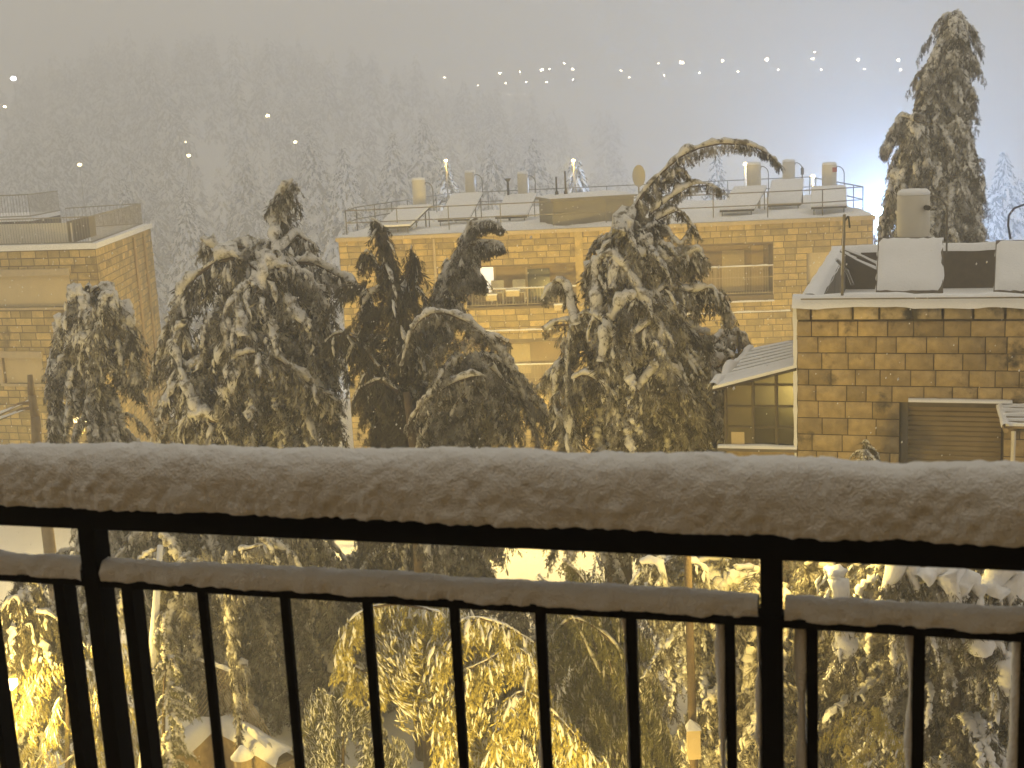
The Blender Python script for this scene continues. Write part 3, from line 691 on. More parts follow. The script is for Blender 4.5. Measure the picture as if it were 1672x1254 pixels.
tree('cypress_tree', 'dim dark evergreen low behind the willow and the grey feathery tree', 'tree', 25,
     rows=[(950, 860, 1010), (985, 760, 1100), (1080, 700, 1130), (1254, 680, 1160)],
     n_body=1100, fl=.8, snow=.25, fat=.8, seed=32, trunk=[(900, 1300, .2), (900, 1030)], pitch=(.6, 1.4))
tree('shrub', 'little snow-capped shrub at the foot of the right stone facade', 'shrub', 16.6,
     rows=[(722, 1402, 1422), (732, 1392, 1434), (750, 1388, 1438), (800, 1385, 1440)], n_body=110, fl=.2, snow=.6, fat=1.8, seed=21, trunk=[(1412, 800, .03), (1412, 740)])

# ================================================================== MIDDLE BUILDING
MZ = EYE-3.05
A = PZ(552, 388, MZ); B = PZ(1426, 351, MZ)
mp = Plane(A, B)
if mp.n[1] > 0: mp.n = -mp.n
ML = mp.L
def mu_(px, py): return mp.uz(px, py)
def rect(pl, x0, y0, x1, y1, dep=.25):
    ua, za = pl.uz(x0, y1); ub, zb = pl.uz(x1, y0); return [ua, za, ub, zb, dep]
print('mid', A, B, ML)
mid = thing('apartment_building', 'long flat-roofed golden stone apartment block in the middle with railings around its snowy roof', 'building', mp.pt(ML/2, 0, -5))
ops = [rect(mp, 762, 430, 960, 503, 1.6), rect(mp, 1075, 398, 1262, 488, 1.6), rect(mp, 1318, 410, 1390, 462, .12),
       rect(mp, 760, 548, 1180, 640, 1.2), rect(mp, 610, 548, 680, 600, .15)]
wall_sheet(mp, 0, ML, 0, MZ-.1, ops, .25).build('wall', MORTAR_M, mid)
wv, wq = stone_blocks(mp, 0, ML, 0, MZ-.12, ops, rh=.24, lmin=.35, lmax=.7, gap=.03, out=.05, detail=1, rough=.012, seed=3)
link('stone_facing', npmesh('stone', wv, wq), STONE_M, mid)
BD = 15.0
# side, back, roof
Lb = mp.pt(0, 0, -BD); Rb = mp.pt(ML, 0, -BD)
sidel = Plane(Lb, mp.pt(0, 0)); sider = Plane(mp.pt(ML, 0), Rb)
for pl in (sidel, sider):
    c = mp.pt(ML/2, 0, -BD/2)
    if np.dot(pl.n, pl.A-c) < 0: pl.n = -pl.n
    wall_sheet(pl, 0, pl.L, 0, MZ-.1, []).build('side_wall', STONE_M, mid)
def slab(pl, u0, u1, z0, z1, o0, o1): # box between offsets
    return MB().hexa([pl.pt(u0, z0, o0), pl.pt(u1, z0, o0), pl.pt(u1, z0, o1), pl.pt(u0, z0, o1), pl.pt(u0, z1, o0), pl.pt(u1, z1, o0), pl.pt(u1, z1, o1), pl.pt(u0, z1, o1)])
slab(mp, -.05, ML+.05, MZ-.1, MZ, .07, -BD).build('roof', SNOW, mid)
def snow_sheet(name, pl, u0, u1, o0, o1, z, parent, amp=.05, st=.35, seed=1, fade=.4):
    nu = max(3, int(abs(u1-u0)/st)); no = max(3, int(abs(o1-o0)/st)); uu = np.linspace(u0, u1, nu); oo = np.linspace(o0, o1, no)
    UU, OO = np.meshgrid(uu, oo, indexing='ij'); e = np.minimum(np.minimum(UU-u0, u1-UU), np.minimum(np.abs(OO-o0), np.abs(OO-o1)))
    zz = z+(.11+amp*fbm(np.stack([UU*.8, OO*.8, UU*0+seed], -1).reshape(-1, 3), 3, seed).reshape(UU.shape))*np.clip(e/fade, 0, 1)**.5
    W = pl.A+pl.u*UU[..., None]+pl.n*OO[..., None]; W[..., 2] = zz
    idx = np.arange(nu*no).reshape(nu, no); Q = np.stack([idx[:-1, :-1], idx[:-1, 1:], idx[1:, 1:], idx[1:, :-1]], -1).reshape(-1, 4)
    return link(name, npmesh(name, W.reshape(-1, 3), Q), SNOW, parent, True)
snow_sheet('roof_snow', mp, -.08, ML+.08, .1, -BD, MZ+.004, mid, amp=.09, fade=.25)
# recesses
def recess(pl, op, parent, m=PLASTER):
    u0, z0, u1, z1, d = op
    MB().add([pl.pt(u0, z0, -d), pl.pt(u1, z0, -d), pl.pt(u1, z1, -d), pl.pt(u0, z1, -d)], [(0, 1, 2, 3)]).build('recess_wall', m, parent)
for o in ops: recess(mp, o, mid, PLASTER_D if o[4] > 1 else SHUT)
def railing(parent, pl, u0, u1, z0, h, off, sp=.12, m=GREYM, name='balcony_railing_bars', r=.012, snow=True, bars=True, posts=1.5, mids=(.5,)):
    mb = MB(); mb.bar(pl.pt(u0, z0+h, off), pl.pt(u1, z0+h, off), r*1.5, 6)
    for q in mids: mb.bar(pl.pt(u0, z0+h*q, off), pl.pt(u1, z0+h*q, off), r, 6)
    n = max(1, int((u1-u0)/posts))
    for k in range(n+1): mb.bar(pl.pt(u0+(u1-u0)*k/n, z0, off), pl.pt(u0+(u1-u0)*k/n, z0+h, off), r*1.3, 6)
    if bars:
        for k in range(int((u1-u0)/sp)): mb.bar(pl.pt(u0+k*sp, z0+.05, off), pl.pt(u0+k*sp, z0+h, off), r*.7, 4)
    o = mb.build(name, m, parent)
    if snow: snow_strip('railing_snow', pl.pt(u0, z0+h+r, off), pl.pt(u1, z0+h+r, off), pl.n, .05, .05, parent, seed=int(u0*10) % 97)
    return o
o = ops[0]; f0 = o[1]
railing(mid, mp, o[0], o[2], o[1]+.02, mu_(800, 474)[1]-o[1], .02, m=PALEM, mids=(.1,), posts=1.0)
# balcony glass panel, lit window, door, pots
wr = rect(mp, 783, 430, 806, 480, 0)
LIT = emit('lit_window', (1, .93, .78), 1.1)
fr = MB(); wp = Plane(mp.pt(0, 0, -1.56), mp.pt(ML, 0, -1.56)); wp.n = mp.n
lw = rect(wp, 781, 428, 805, 478, 0)
slab(wp, lw[0], lw[2], lw[1], lw[3], 0, .03).build('window', LIT, mid)
slab(wp, lw[2], lw[2]+.09, lw[1]-.3, lw[3]+.1, 0, .06).build('window_frame', PALEM, mid)
slab(wp, lw[0]-.12, lw[0]-.03, lw[1]-.3, lw[3]+.1, 0, .06).build('window_frame', PALEM, mid)
dd_ = rect(wp, 864, 438, 897, 503, 0)
slab(wp, dd_[0], dd_[2], f0, dd_[3], 0, .04).build('door', DARKGL, mid)
slab(wp, dd_[0]-.08, dd_[0], f0, dd_[3]+.08, 0, .06).build('door_frame', PALEM, mid)
# pale things on the balcony: a chair back and boxes
o = ops[1]
railing(mid, mp, o[0], o[2], o[1]+.02, mu_(1200, 437)[1]-o[1], .02, m=PALEM, sp=.1, mids=(.62, .08))
r2 = rect(wp, 1180, 408, 1215, 488, 0); slab(wp, r2[0], r2[2], r2[1], r2[3], 0, .05).build('door', SHUT, mid)
r2 = rect(wp, 1228, 400, 1246, 488, 0); slab(wp, r2[0], r2[2], r2[1], r2[3], 0, .05).build('door', PLASTER, mid)
# ledges, lower floor
for (x0, y0, x1, y1) in ((770, 538, 905, 542), (1080, 492, 1264, 496), (1080, 508, 1290, 512)):
    r_ = rect(mp, x0, y0, x1, y1, 0); slab(mp, r_[0], r_[2], r_[1], r_[3]+.02, .12, 0).build('ledge', PALEM, mid)
    snow_strip('ledge_snow', mp.pt(r_[0], r_[3]+.02, .07), mp.pt(r_[2], r_[3]+.02, .07), mp.n, .13, .06, mid, seed=int(x0))
o = ops[3]; railing(mid, mp, o[0], o[2], o[1], 1.0, .02, m=PALEM, sp=.12)
lp_ = Plane(mp.pt(0, 0, -1.16), mp.pt(ML, 0, -1.16)); lp_.n = mp.n
for (x0, y0, x1, y1) in ((830, 560, 865, 610), (1090, 560, 1150, 620)):
    r_ = rect(lp_, x0, y0, x1, y1); slab(lp_, r_[0], r_[2], r_[1], r_[3], 0, .05).build('shutter', SHUT, mid)
for (px, py, wd_, lab) in ((838, 477, .5, 'yellow planter box hanging on the centre balcony rail'), (803, 484, .42, 'planter box hanging on the centre balcony rail in front of the lit window'), (912, 500, .3, 'small pot at the right end of the centre balcony')):
    u_, z_ = mu_(px, py); pb = thing('planter', lab, 'planter', mp.pt(u_, z_-.12, .08), 'planters on the centre balcony')
    slab(mp, u_-wd_/2, u_+wd_/2, z_-.14, z_+.06, .2, .05).build('box', SHUT, pb); slab(mp, u_-wd_/2-.02, u_+wd_/2+.02, z_+.063, z_+.12, .22, .03).build('snow', SNOW, pb)
for (px, lab) in ((815, 'pale plastic chair left on the centre balcony'), (850, 'second plastic chair on the centre balcony, nearer the dark door')):
    u_ = wp.uz(px, 490)[0]; ch_ = thing('chair', lab, 'chair', wp.pt(u_, f0, .5), 'chairs on the centre balcony')
    slab(wp, u_-.25, u_+.25, f0+.42, f0+.46, .3, .75).build('seat', TANK, ch_); slab(wp, u_-.25, u_+.25, f0+.46, f0+.9, .3, .34).build('backrest', TANK, ch_)
    for a_ in (-.23, .23):
        for b2 in (.33, .72): MB().bar(wp.pt(u_+a_, f0, b2), wp.pt(u_+a_, f0+.42, b2), .02, 5).build('leg', TANK, ch_)
# drainpipe / joint
u_, _ = mu_(712, 450); MB().tube([mp.pt(u_, .3, .09), mp.pt(u_, MZ-.2, .09)], .05, 8).build('drainpipe', PALEM, mid)
u_, _ = mu_(947, 450); slab(mp, u_-.15, u_+.15, 0, MZ-.1, .1, 0).build('pilaster', STONE_M, mid)
slab(mp, -.08, ML+.08, MZ-.16, MZ-.02, .12, .005).build('coping', PALEM, mid)
# roof railings: front line and back line with two rails
def roofrail(pts, h=.95, sp=1.9, m=GREYM, base=MZ+.05, parent=None, name='roof_railing'):
    mb = MB()
    for k in range(len(pts)-1):
        a = np.array([*pts[k][:2], base]); b = np.array([*pts[k+1][:2], base]); L = np.linalg.norm(b-a); n = max(1, int(L/sp))
        for q in (.5, 1): mb.bar(a+U3*h*q, b+U3*h*q, .024, 6)
        for i in range(n+1): p = a+(b-a)*i/n; mb.bar(p, p+U3*h, .022, 6)
    return mb.build(name, m, parent)
roofrail([mp.pt(ML-.3, 0, -BD+.3), mp.pt(ML-.2, 0, -1.0), mp.pt(ML-1.8, 0, -.25), mp.pt(.3, 0, -.25)], parent=mid)
roofrail([mp.pt(.3, 0, -.25), mp.pt(.1, 0, -3), mp.pt(2.2, 0, -BD+.4), mp.pt(ML-.3, 0, -BD+.3)], parent=mid)
# side satellite window on the far right wall etc.

# shed on the roof
def on_roof(px, py, z=MZ+.1): return PZ(px, py, z)
shp = Plane(P(903, 340, 0+on_roof(903, 368)[1]), P(1035, 335, on_roof(1035, 360)[1]-.0)); 
if shp.n[1] > 0: shp.n = -shp.n
zt_s = shp.uz(905, 328)[1]
shed = thing('rooftop_shed', 'low grey roof hut with a snowy flat top between the water tanks', 'hut', shp.pt(shp.L/2, MZ+.05, -1))
slab(shp, 0, shp.L, MZ+.02, zt_s, 0, -2.6).build('wall', mat('shed_grey', (.19, .165, .12), .85, .12, 2), shed)
slab(shp, -.12, shp.L+.1, zt_s+.003, zt_s+.08, .12, -2.7).build('roof', GREYM, shed)
snow_sheet('roof_snow', shp, -.12, shp.L+.1, .12, -2.7, zt_s+.085, shed, amp=.03, fade=.15)
for px, h in ((917, .8), (932, 1.0)):
    p = shp.pt(shp.uz(px, 330)[0], zt_s+.08, -.8)
    c = thing('roof_vent_pipe', 'thin dark flue on the roof hut, %s of the two' % ('shorter' if h < .9 else 'taller'), 'pipe', p)
    MB().bar(p, p+U3*h, .035, 8).build('pipe', RUBBER, c); MB().bar(p, p+U3*.25, .1, 8, .06).build('collar', RUBBER, c)

# solar water heaters: tank on a stand, collector sloping towards the street
def solar(label, px, ytop, ybot, D, wpx, lean=-1.0, panel=True, size=1.0, base=MZ, ploff=-.6):
    top = P(px, ytop, D); bot = P(px, ybot, D); r = wpx/2/F*D; h = top[2]-bot[2]
    t_ = thing('solar_water_heater', label, 'water heater', (bot[0], D, base), 'white solar water heaters on the roofs')
    mb = MB(); S = 24; prof = [(0, 0), (r*.97, 0), (r, .03), (r, h-.05), (r*.96, h-.01), (r*.6, h+.01), (0, h+.02)]
    V = []; Fq = []
    for (a, z_) in prof:
        for k in range(S): V.append((bot[0]+a*math.cos(2*math.pi*k/S), D+a*math.sin(2*math.pi*k/S), bot[2]+z_))
    for i in range(len(prof)-1):
        for k in range(S): Fq.append((i*S+k, i*S+(k+1) % S, (i+1)*S+(k+1) % S, (i+1)*S+k))
    mb.add(V, Fq).build('tank', TANK, t_, True)
    V = []; Fq = []
    for (a, z_) in [(r*1.0, h-.02), (r*1.02, h+.02), (r*.8, h+.075), (0, h+.09)]:
        for k in range(S): V.append((bot[0]+a*math.cos(2*math.pi*k/S), D+a*math.sin(2*math.pi*k/S), bot[2]+z_))
    for i in range(3):
        for k in range(S): Fq.append((i*S+k, i*S+(k+1) % S, (i+1)*S+(k+1) % S, (i+1)*S+k))
    MB().add(V, Fq).build('tank_snow', SNOW, t_, True)
    st = MB(); zb = base+.03
    for dx in (-.7, .7):
        for dy in (-.5, .5): st.bar((bot[0]+dx*r, D+dy*r, zb), (bot[0]+dx*r, D+dy*r, bot[2]), .025, 6)
    st.bar((bot[0]-.7*r, D-.5*r, zb+.2), (bot[0]+.7*r, D-.5*r, bot[2]-.1), .018, 5)
    st.build('stand', GREYM, t_)
    if panel:
        size *= 1.3; hw = 1.0*size; up = np.array([bot[0]+ploff*.2, D-.35*size, bot[2]-.02]); lo = np.array([bot[0]+ploff, D-2.0*size, base+.25])
        sx = mp.u*hw/2
        pn = np.cross(sx, lo-up); pn /= np.linalg.norm(pn); pn = pn if pn[2] > 0 else -pn
        MB().hexa([lo-sx, lo+sx, up+sx, up-sx, lo-sx+pn*.08, lo+sx+pn*.08, up+sx+pn*.08, up-sx+pn*.08]).build('collector', RUBBER, t_)
        MB().hexa([lo-sx*1.03+pn*.083, lo+sx*1.03+pn*.083, up+sx*1.03+pn*.083, up-sx*1.03+pn*.083, lo-sx*.98+pn*.15, lo+sx*.98+pn*.15, up+sx*.98+pn*.15, up-sx*.98+pn*.15]).build('collector_snow', SNOW, t_)
        for sg in (-.85, .85):
            for q_, r_ in ((up, .022), (lo, .02)): MB().bar(q_+sx*sg, np.array([*(q_+sx*sg)[:2], zb]), r_, 5).build('leg', GREYM, t_)
    # hoop pipe
    pts = [np.array([bot[0]+r*.9, D-.1, bot[2]+h*.8])]
    for k in range(7):
        a = math.pi/2*k/6; pts.append(np.array([bot[0]+r+.28*math.sin(a), D-.1, bot[2]+h*.8+.05-.3*(1-math.cos(a))+.04]))
    pts.append(pts[-1]-U3*.7); MB().tube(pts, .018, 5).build('pipe', GREYM, t_)
    return t_
solar('white rooftop water tank farthest left on the middle roof', 686, 293, 338, 50, 22, ploff=-.9)
solar('white rooftop water tank second from left on the middle roof', 769, 281, 318, 53, 17, ploff=-.7)
solar('white rooftop water tank just left of the grey roof hut', 855, 283, 320, 53, 18, ploff=-.6)
solar('white rooftop water tank left of the tip of the bent cypress leader', 1231, 268, 307, 50, 23, ploff=-1.2)
solar('highest white water tank, right under the bent leader tip', 1288, 263, 296, 52, 20, ploff=-.8)
hh = solar('white water tank with a small red sticker at the right end of the middle roof', 1354, 268, 307, 49, 23, ploff=-.7)
p = P(1363, 275, 48.7); MB().box((p[0]+.0, 48.72, p[2]-.05), (.09, 0, 0), (0, .01, 0), (0, 0, .09)).build('sticker', mat('red_sticker', (.3, .05, .03), .6), hh)
# satellite dish, aerial, mushroom vent
p = P(1043, 300, 47.5)
dish = thing('satellite_dish', 'pale satellite dish on the middle roof half hidden by the bent cypress', 'dish', (p[0], 47.5, MZ))
V = []; Fq = []
for i, q in enumerate((0, .4, .75, 1.0)):
    for k in range(18):
        a = 2*math.pi*k/18; V.append((p[0]+.25*q*math.cos(a), 47.5-.1*(q*q), p[2]+.3+.42*q*math.sin(a)))
for i in range(3):
    for k in range(18): Fq.append((i*18+k, i*18+(k+1) % 18, (i+1)*18+(k+1) % 18, (i+1)*18+k))
MB().add(V, Fq).build('reflector', mat('dish_grey', (.33, .3, .24), .6), dish, True)
MB().bar((p[0], 47.55, MZ), (p[0], 47.55, p[2]+.3), .03, 6).build('mast', GREYM, dish)
p = P(829, 296, 52.5); v = thing('roof_vent', 'small mushroom-topped vent beside the tank left of the roof hut', 'vent', (p[0], 52.5, MZ))
MB().bar((p[0], 52.5, MZ), (p[0], 52.5, p[2]), .05, 8).build('pipe', RUBBER, v); MB().bar((p[0], 52.5, p[2]), (p[0], 52.5, p[2]+.12), .07, 10, .16).build('cap', RUBBER, v)
p = P(1310, 300, 52); v = thing('antenna', 'thin short rooftop aerial between the two right-hand tanks', 'antenna', (p[0], 52, MZ))
MB().bar((p[0], 52, MZ), (p[0], 52, P(1310, 272, 52)[2]), .03, 6).build('mast', RUBBER, v)
MB().bar((p[0], 52, P(1310, 285, 52)[2]), (p[0], 52, P(1310, 274, 52)[2]), .07, 6).build('radome', RUBBER, v)

# ================================================================== RIGHT BUILDING
RZ = EYE-2.45
A = PZ(1303, 492, RZ); B = PZ(1700, 489, RZ)
rp = Plane(A, B)
if rp.n[1] > 0: rp.n = -rp.n
RL = rp.L
print('right', A, B, RL)
rb = thing('stone_house', 'rough golden stone house on the right with a brown roller shutter and snowy parapet', 'building', rp.pt(RL/2, 0, -3))
rl = RL+3
opsR = [rect(rp, 1468, 656, 1640, 760, .35)]
opsR[0][1] = RZ-3.4
wall_sheet(rp, 0, rl, 0, RZ-.06, opsR, .3).build('wall', MORTAR, rb)
wv, wq = stone_blocks(rp, -.02, rl, 0, RZ-.30, opsR, rh=.245, lmin=.28, lmax=.46, gap=.013, out=.02, detail=3, rough=.007, seed=8, rowvar=.08)
link('stone_facing', npmesh('stone', wv, wq), STONE_R, rb)
wv, wq = stone_blocks(rp, -.04, rl, RZ-.29, RZ-.05, [], rh=.24, lmin=.36, lmax=.66, gap=.03, out=.07, detail=3, rough=.026, seed=9)
link('parapet_stones', npmesh('stone', wv, wq), mat('weathered_stone', (.38, .30, .18), .95, .3, 5, stain=(.06, .05, .035), stain_scale=1.6, stain_lo=.50, bump=1, bscale=12, island=.25), rb)
RBK = 8.2
# roof tray: parapet boxes on four sides with inner dark faces, floor lower
Lb = rp.pt(0, 0, -RBK)
back_c = PZ(1357, 408, RZ)   # rear left corner of the parapet
rleft = Plane(rp.pt(0, 0), back_c)
if np.dot(rleft.n, np.array([-1., 0, 0])) < 0: rleft.n = -rleft.n
wall_sheet(rleft, 0, rleft.L, 0, RZ-.06, []).build('side_wall', STONE_R, rb)
wall_sheet(Plane(back_c, back_c+rp.u*rl), 0, rl, 0, RZ-.06, []).build('side_wall', MORTAR, rb)
wall_sheet(Plane(rp.pt(rl, 0), back_c+rp.u*rl), 0, 8.5, 0, RZ-.06, []).build('side_wall', MORTAR, rb)
def prism4(a, b, wv_, z0, z1):
    a = np.array([*a[:2], 0.]); b = np.array([*b[:2], 0.]); wv_ = np.array([*wv_[:2], 0.])
    lo = U3*z0; hi = U3*z1
    return MB().hexa([a+lo, b+lo, b+wv_+lo, a+wv_+lo, a+hi, b+hi, b+wv_+hi, a+wv_+hi])
FR = rp.pt(rl, 0); BR = back_c+rp.u*(rl)
prism4(rp.pt(0, 0), FR, -rp.n*.32, RZ-.9, RZ-.05).build('parapet', CONC, rb)
prism4(rp.pt(0, 0, -.325), back_c, -rleft.n*.3, RZ-.9, RZ-.054).build('parapet', CONC, rb)
prism4(back_c-rleft.n*.303, BR, rp.n*-.3, RZ-.9, RZ-.05).build('parapet', CONC, rb)
MB().add([(*rp.pt(0.02, 0, -.1)[:2], RZ-.85), (*FR[:2], RZ-.85), (*BR[:2], RZ-.85), (*back_c[:2], RZ-.85)], [(0, 1, 2, 3)]).build('roof', SNOW, rb)
def snow_box(name, a, b, wv_, z, h, parent, seed=0, st=.12, nw=7, amp=.02, drape=.03):
    a = np.array([*a[:2], 0.]); b = np.array([*b[:2], 0.]); wv_ = np.array([*wv_[:2], 0.]); L = np.linalg.norm(b-a); N = int(L/st)
    V = []; Q = []
    nz = fbm(np.stack([np.arange(N)*.35, np.zeros(N)+seed, np.zeros(N)], 1), 3, seed)
    for k in range(N):
        for j in range(nw):
            t_ = j/(nw-1); hgt = h*(1-abs(2*t_-1)**4)+amp*nz[k]-(drape if j in (0, nw-1) else 0)
            V.append(a+(b-a)*k/(N-1)+wv_*(t_*1.12-.06)+U3*(z+hgt))
    for k in range(N-1):
        for j in range(nw-1):
            q = k*nw+j; Q.append((q, q+1, q+nw+1, q+nw))
    return link(name, npmesh(name, V, Q), SNOW, parent, True)
snow_box('parapet_snow', rp.pt(-.08, 0, .09), FR+rp.n*.09, -rp.n*.42, RZ-.045, .13, rb, 4, drape=.05)
snow_box('parapet_snow', rp.pt(-.02, 0, -.33), back_c, -rleft.n*.3, RZ-.045, .12, rb, 5)
snow_box('parapet_snow', back_c, BR, -rp.n*.3, RZ-.045, .12, rb, 6)
# thin dark line: flat metal strip peeping out of the front snow
slab(rp, .05, rl, RZ+.035, RZ+.055, .12, .10).build('dark_strip', GREYM, rb)
# roller shutter
o = opsR[0]
mb = MB(); z = o[3]-.12
while z > o[1]:
    zz0 = z-.075
    mb.add([rp.pt(o[0]+.12, zz0, -.22), rp.pt(o[2]-.02, zz0, -.22), rp.pt(o[2]-.02, z-.02, -.20), rp.pt(o[0]+.12, z-.02, -.20), rp.pt(o[0]+.12, z, -.235), rp.pt(o[2]-.02, z, -.235)], [(0, 1, 2, 3), (3, 2, 5, 4)]); z = zz0
mb.build('roller_shutter', SHUTD, rb)
slab(rp, o[0]+.02, o[0]+.12, o[1], o[3], -.1, -.26).build('shutter_frame', CONC, rb)
slab(rp, o[0], o[2], o[3]-.12, o[3], -.12, -.34).build('shutter_box', CONC, rb)
slab(rp, o[0]+.12, o[2]+.1, o[3]-.015, o[3]+.0, .14, -.02).build('canopy', GREYM, rb)
snow_strip('canopy_snow', rp.pt(o[0]+.12, o[3]+.003, .07), rp.pt(o[2]+.1, o[3]+.003, .07), rp.n, .16, .04, rb, seed=9)
# slatted pergola at the far right, bare and snowed over
pg = thing('pergola', 'small slatted pergola frame topped with snow, jutting from the right stone wall', 'pergola', rp.pt(rp.uz(1650, 700)[0], 0, 1))
pz_ = rp.uz(1640, 665)[1]; pu = rp.uz(1632, 665)[0]
for k in range(5):
    of = .12+k*.3
    MB().bar(rp.pt(pu, pz_+.02, of), rp.pt(pu+2.5, pz_+.02, of), .025, 6).build('slat', WOOD, pg)
    snow_strip('slat_snow', rp.pt(pu, pz_+.035, of), rp.pt(pu+2.5, pz_+.035, of), rp.n, .07, .05, pg, seed=k)
MB().bar(rp.pt(pu, pz_-.02, .02), rp.pt(pu, pz_-.02, 1.4), .035, 6).build('beam', WOOD, pg)
snow_strip('slat_snow', rp.pt(pu, pz_+.015, .02), rp.pt(pu, pz_+.015, 1.4), rp.u, .10, .06, pg, seed=22)
MB().bar(rp.pt(pu+.1, 0, 1.38), rp.pt(pu+.1, pz_-.03, 1.38), .03, 6).build('leg', TANK, pg)
# rooftop heaters on it
bigtank = solar('large white water tank nearest the camera, on the right stone house', 1491, 316, 386, 21.5, 51, base=RZ-.85, size=.01, panel=False)
p_ = P(1514, 339, 21.2); MB().bar((p_[0], 21.3, p_[2]), (p_[0]-.02, 21.1, p_[2]), .045, 12).build('valve', RUBBER, bigtank)
pl2 = Plane(P(1430, 465, 19.2), P(1543, 460, 19.2-.35)); 
if pl2.n[1] > 0: pl2.n = -pl2.n
def big_collector(label, x0, x1, ylo, yhi, D):
    c = thing('solar_collector', label, 'solar panel', P((x0+x1)/2, ylo, D), 'snow-covered solar collectors on the right roof')
    a = P(x0, ylo, D); b_ = P(x1, ylo, D-.2); du = (b_-a); d0 = P(x0+4, yhi, D+.9); d1 = d0+du*1.0
    dn = U3*-.08
    MB().hexa([a+dn, b_+dn, d1+dn, d0+dn, a, b_, d1, d0]).build('panel', CONC, c)
    n1, n2 = 14, 12; V = []; Q = []
    for i in range(n1):
        for j in range(n2):
            p_ = a+(b_-a)*(i/(n1-1))+(d0-a)*(j/(n2-1)); e = min(i, n1-1-i, j, n2-1-j)
            jit = random.uniform(-.02, .02) if e == 0 else 0
            V.append(p_+U3*(.004+(.06+random.uniform(-.008, .008) if e > 0 else -.02))+np.array([jit, 0, jit]))
    for i in range(n1-1):
        for j in range(n2-1):
            q = i*n2+j; Q.append((q, q+1, q+n2+1, q+n2))
    link('panel_snow', npmesh('s', V, Q), SNOW, c, True)
    for p_ in (d0+du*.06, d1-du*.06, a+du*.06, b_-du*.06): MB().bar(p_-U3*.08, (*p_[:2], RZ-.84), .03, 6).build('leg', GREYM, c)
    # snow-filled side under the panel
    MB().hexa([a+dn+U3*-.3, a+du*.02+dn+U3*-.3, d0+du*.02+dn+U3*-1.2, d0+dn+U3*-1.2, a+dn, a+du*.02+dn, d0+du*.02+dn, d0+dn]).build('side_panel', TANK, c)
big_collector('snow-covered sloping solar collector right below the large white tank', 1430, 1540, 476, 388, 19.0)
big_collector('snow-covered solar collector cut off by the right edge of the photo', 1622, 1735, 476, 392, 18.8)
# hose on the right edge and cables on the roof
p0 = P(1672, 330, 20.5)
hs = MB().tube([P(1690, 333, 20.5), P(1672, 334, 20.5), P(1656, 340, 20.5), P(1647, 352, 20.5), P(1646, 368, 20.5), P(1650, 390, 20.5)], .018, 6).build('hose', RUBBER)
tag(hs, 'black hose curling down at the right edge of the picture', 'hose')
cb = MB(); 
cables = [[(1372, 410), (1398, 425), (1430, 440)], [(1376, 407), (1405, 418), (1432, 432)], [(1366, 425), (1384, 445), (1392, 466)]]
for k, cpts in enumerate(cables):
    o_ = MB().tube([P(x, y, 22.6-k*.5) for x, y in cpts], .02, 6).build('roof_pipe', GREYM)
    tag(o_, ('upper snowy pipe crossing the roof tray corner', 'second snowy pipe just under the upper one in the roof tray', 'curved snowy pipe dropping in the left corner of the roof tray')[k][:90] if k != 0 else 'thin snowy pipe running down from the rear corner, left of the collector', 'pipe')
    a, b_ = P(*cpts[0], 22.6-k*.5), P(*cpts[1], 22.6-k*.5); c_ = P(*cpts[2], 22.6-k*.5)
    snow_strip('pipe_snow', a, b_, (1, 0, 0) if k == 2 else (0, 1, 0), .06, .05, o_); snow_strip('pipe_snow', b_, c_, (1, 0, 0) if k == 2 else (0, 1, 0), .06, .05, o_)
# pole at the corner
pa, pb = P(1375, 462, 18.0), P(1378, 350, 18.0)
an = thing('mast_pole', 'slim bare mast with a hooked cable at the left corner of the right roof', 'pole', (pa[0], 18.0, RZ))
MB().bar((pa[0]-.0, pa[1]-.0, RZ-.02), (pa[0]+.03, 18.0, pb[2]), .022, 8).build('mast', GREYM, an)
MB().tube([(pa[0]+.03, 18.0, pb[2]-.1), (pa[0]+.09, 18., pb[2]-.03), (pa[0]+.11, 18., pb[2]-.2)], .014, 6).build('cable', RUBBER, an)
snow_strip('mast_snow', (pa[0]-.02, 17.99, pb[2]-.9), (pa[0]+.02, 17.99, pb[2]), (0, 1, 0), .02, .02, an)
# thin pipe along top-left to pole
# ---- glazed porch
gp = Plane(P(1186, 735, 18.6), P(1302, 738, 18.3))
if gp.n[1] > 0: gp.n = -gp.n
gl = thing('glazed_porch', 'lean-to porch of dusty glass panes with painted reflections under a striped snowy roof', 'porch', gp.pt(.5, 0, -1))
GL = gp.L
zb_ = gp.uz(1186, 733)[1]
def gz_(px, py): return gp.uz(px, py)
eL = gz_(1186, 628)[1]; eR = gz_(1300, 598)[1]
MB().hexa([gp.pt(0, 0, 0), gp.pt(GL, 0, 0), gp.pt(GL, 0, -2.2), gp.pt(0, 0, -2.2), gp.pt(0, zb_, 0), gp.pt(GL, zb_, 0), gp.pt(GL, zb_, -2.2), gp.pt(0, zb_, -2.2)]).build('base_wall', STONE_R, gl)
slab(gp, -.12, GL, zb_, zb_+.05, .15, .004).build('sill', CONC, gl)
snow_strip('sill_snow', gp.pt(-.12, zb_+.05, .08), gp.pt(GL, zb_+.05, .08), gp.n, .16, .05, gl, seed=3)
cols = [0, gz_(1230, 680)[0], gz_(1268, 680)[0], GL]
rowz = [zb_+.055, gz_(1200, 697)[1], gz_(1200, 663)[1], gz_(1200, 628)[1]]
fm = MB(); FRM = mat('porch_frame', (.10, .075, .04), .7, .15, 5)
for c_ in cols: fm.bar(gp.pt(c_, zb_+.05, .0), gp.pt(c_, eL+(eR-eL)*c_/GL, .0), .028, 6)
for z_ in rowz[1:]: fm.bar(gp.pt(0, z_, 0), gp.pt(GL, z_, 0), .02, 6)
fm.bar(gp.pt(0, zb_+.06, -2.2), gp.pt(0, eL+.5, -2.2), .028, 6)
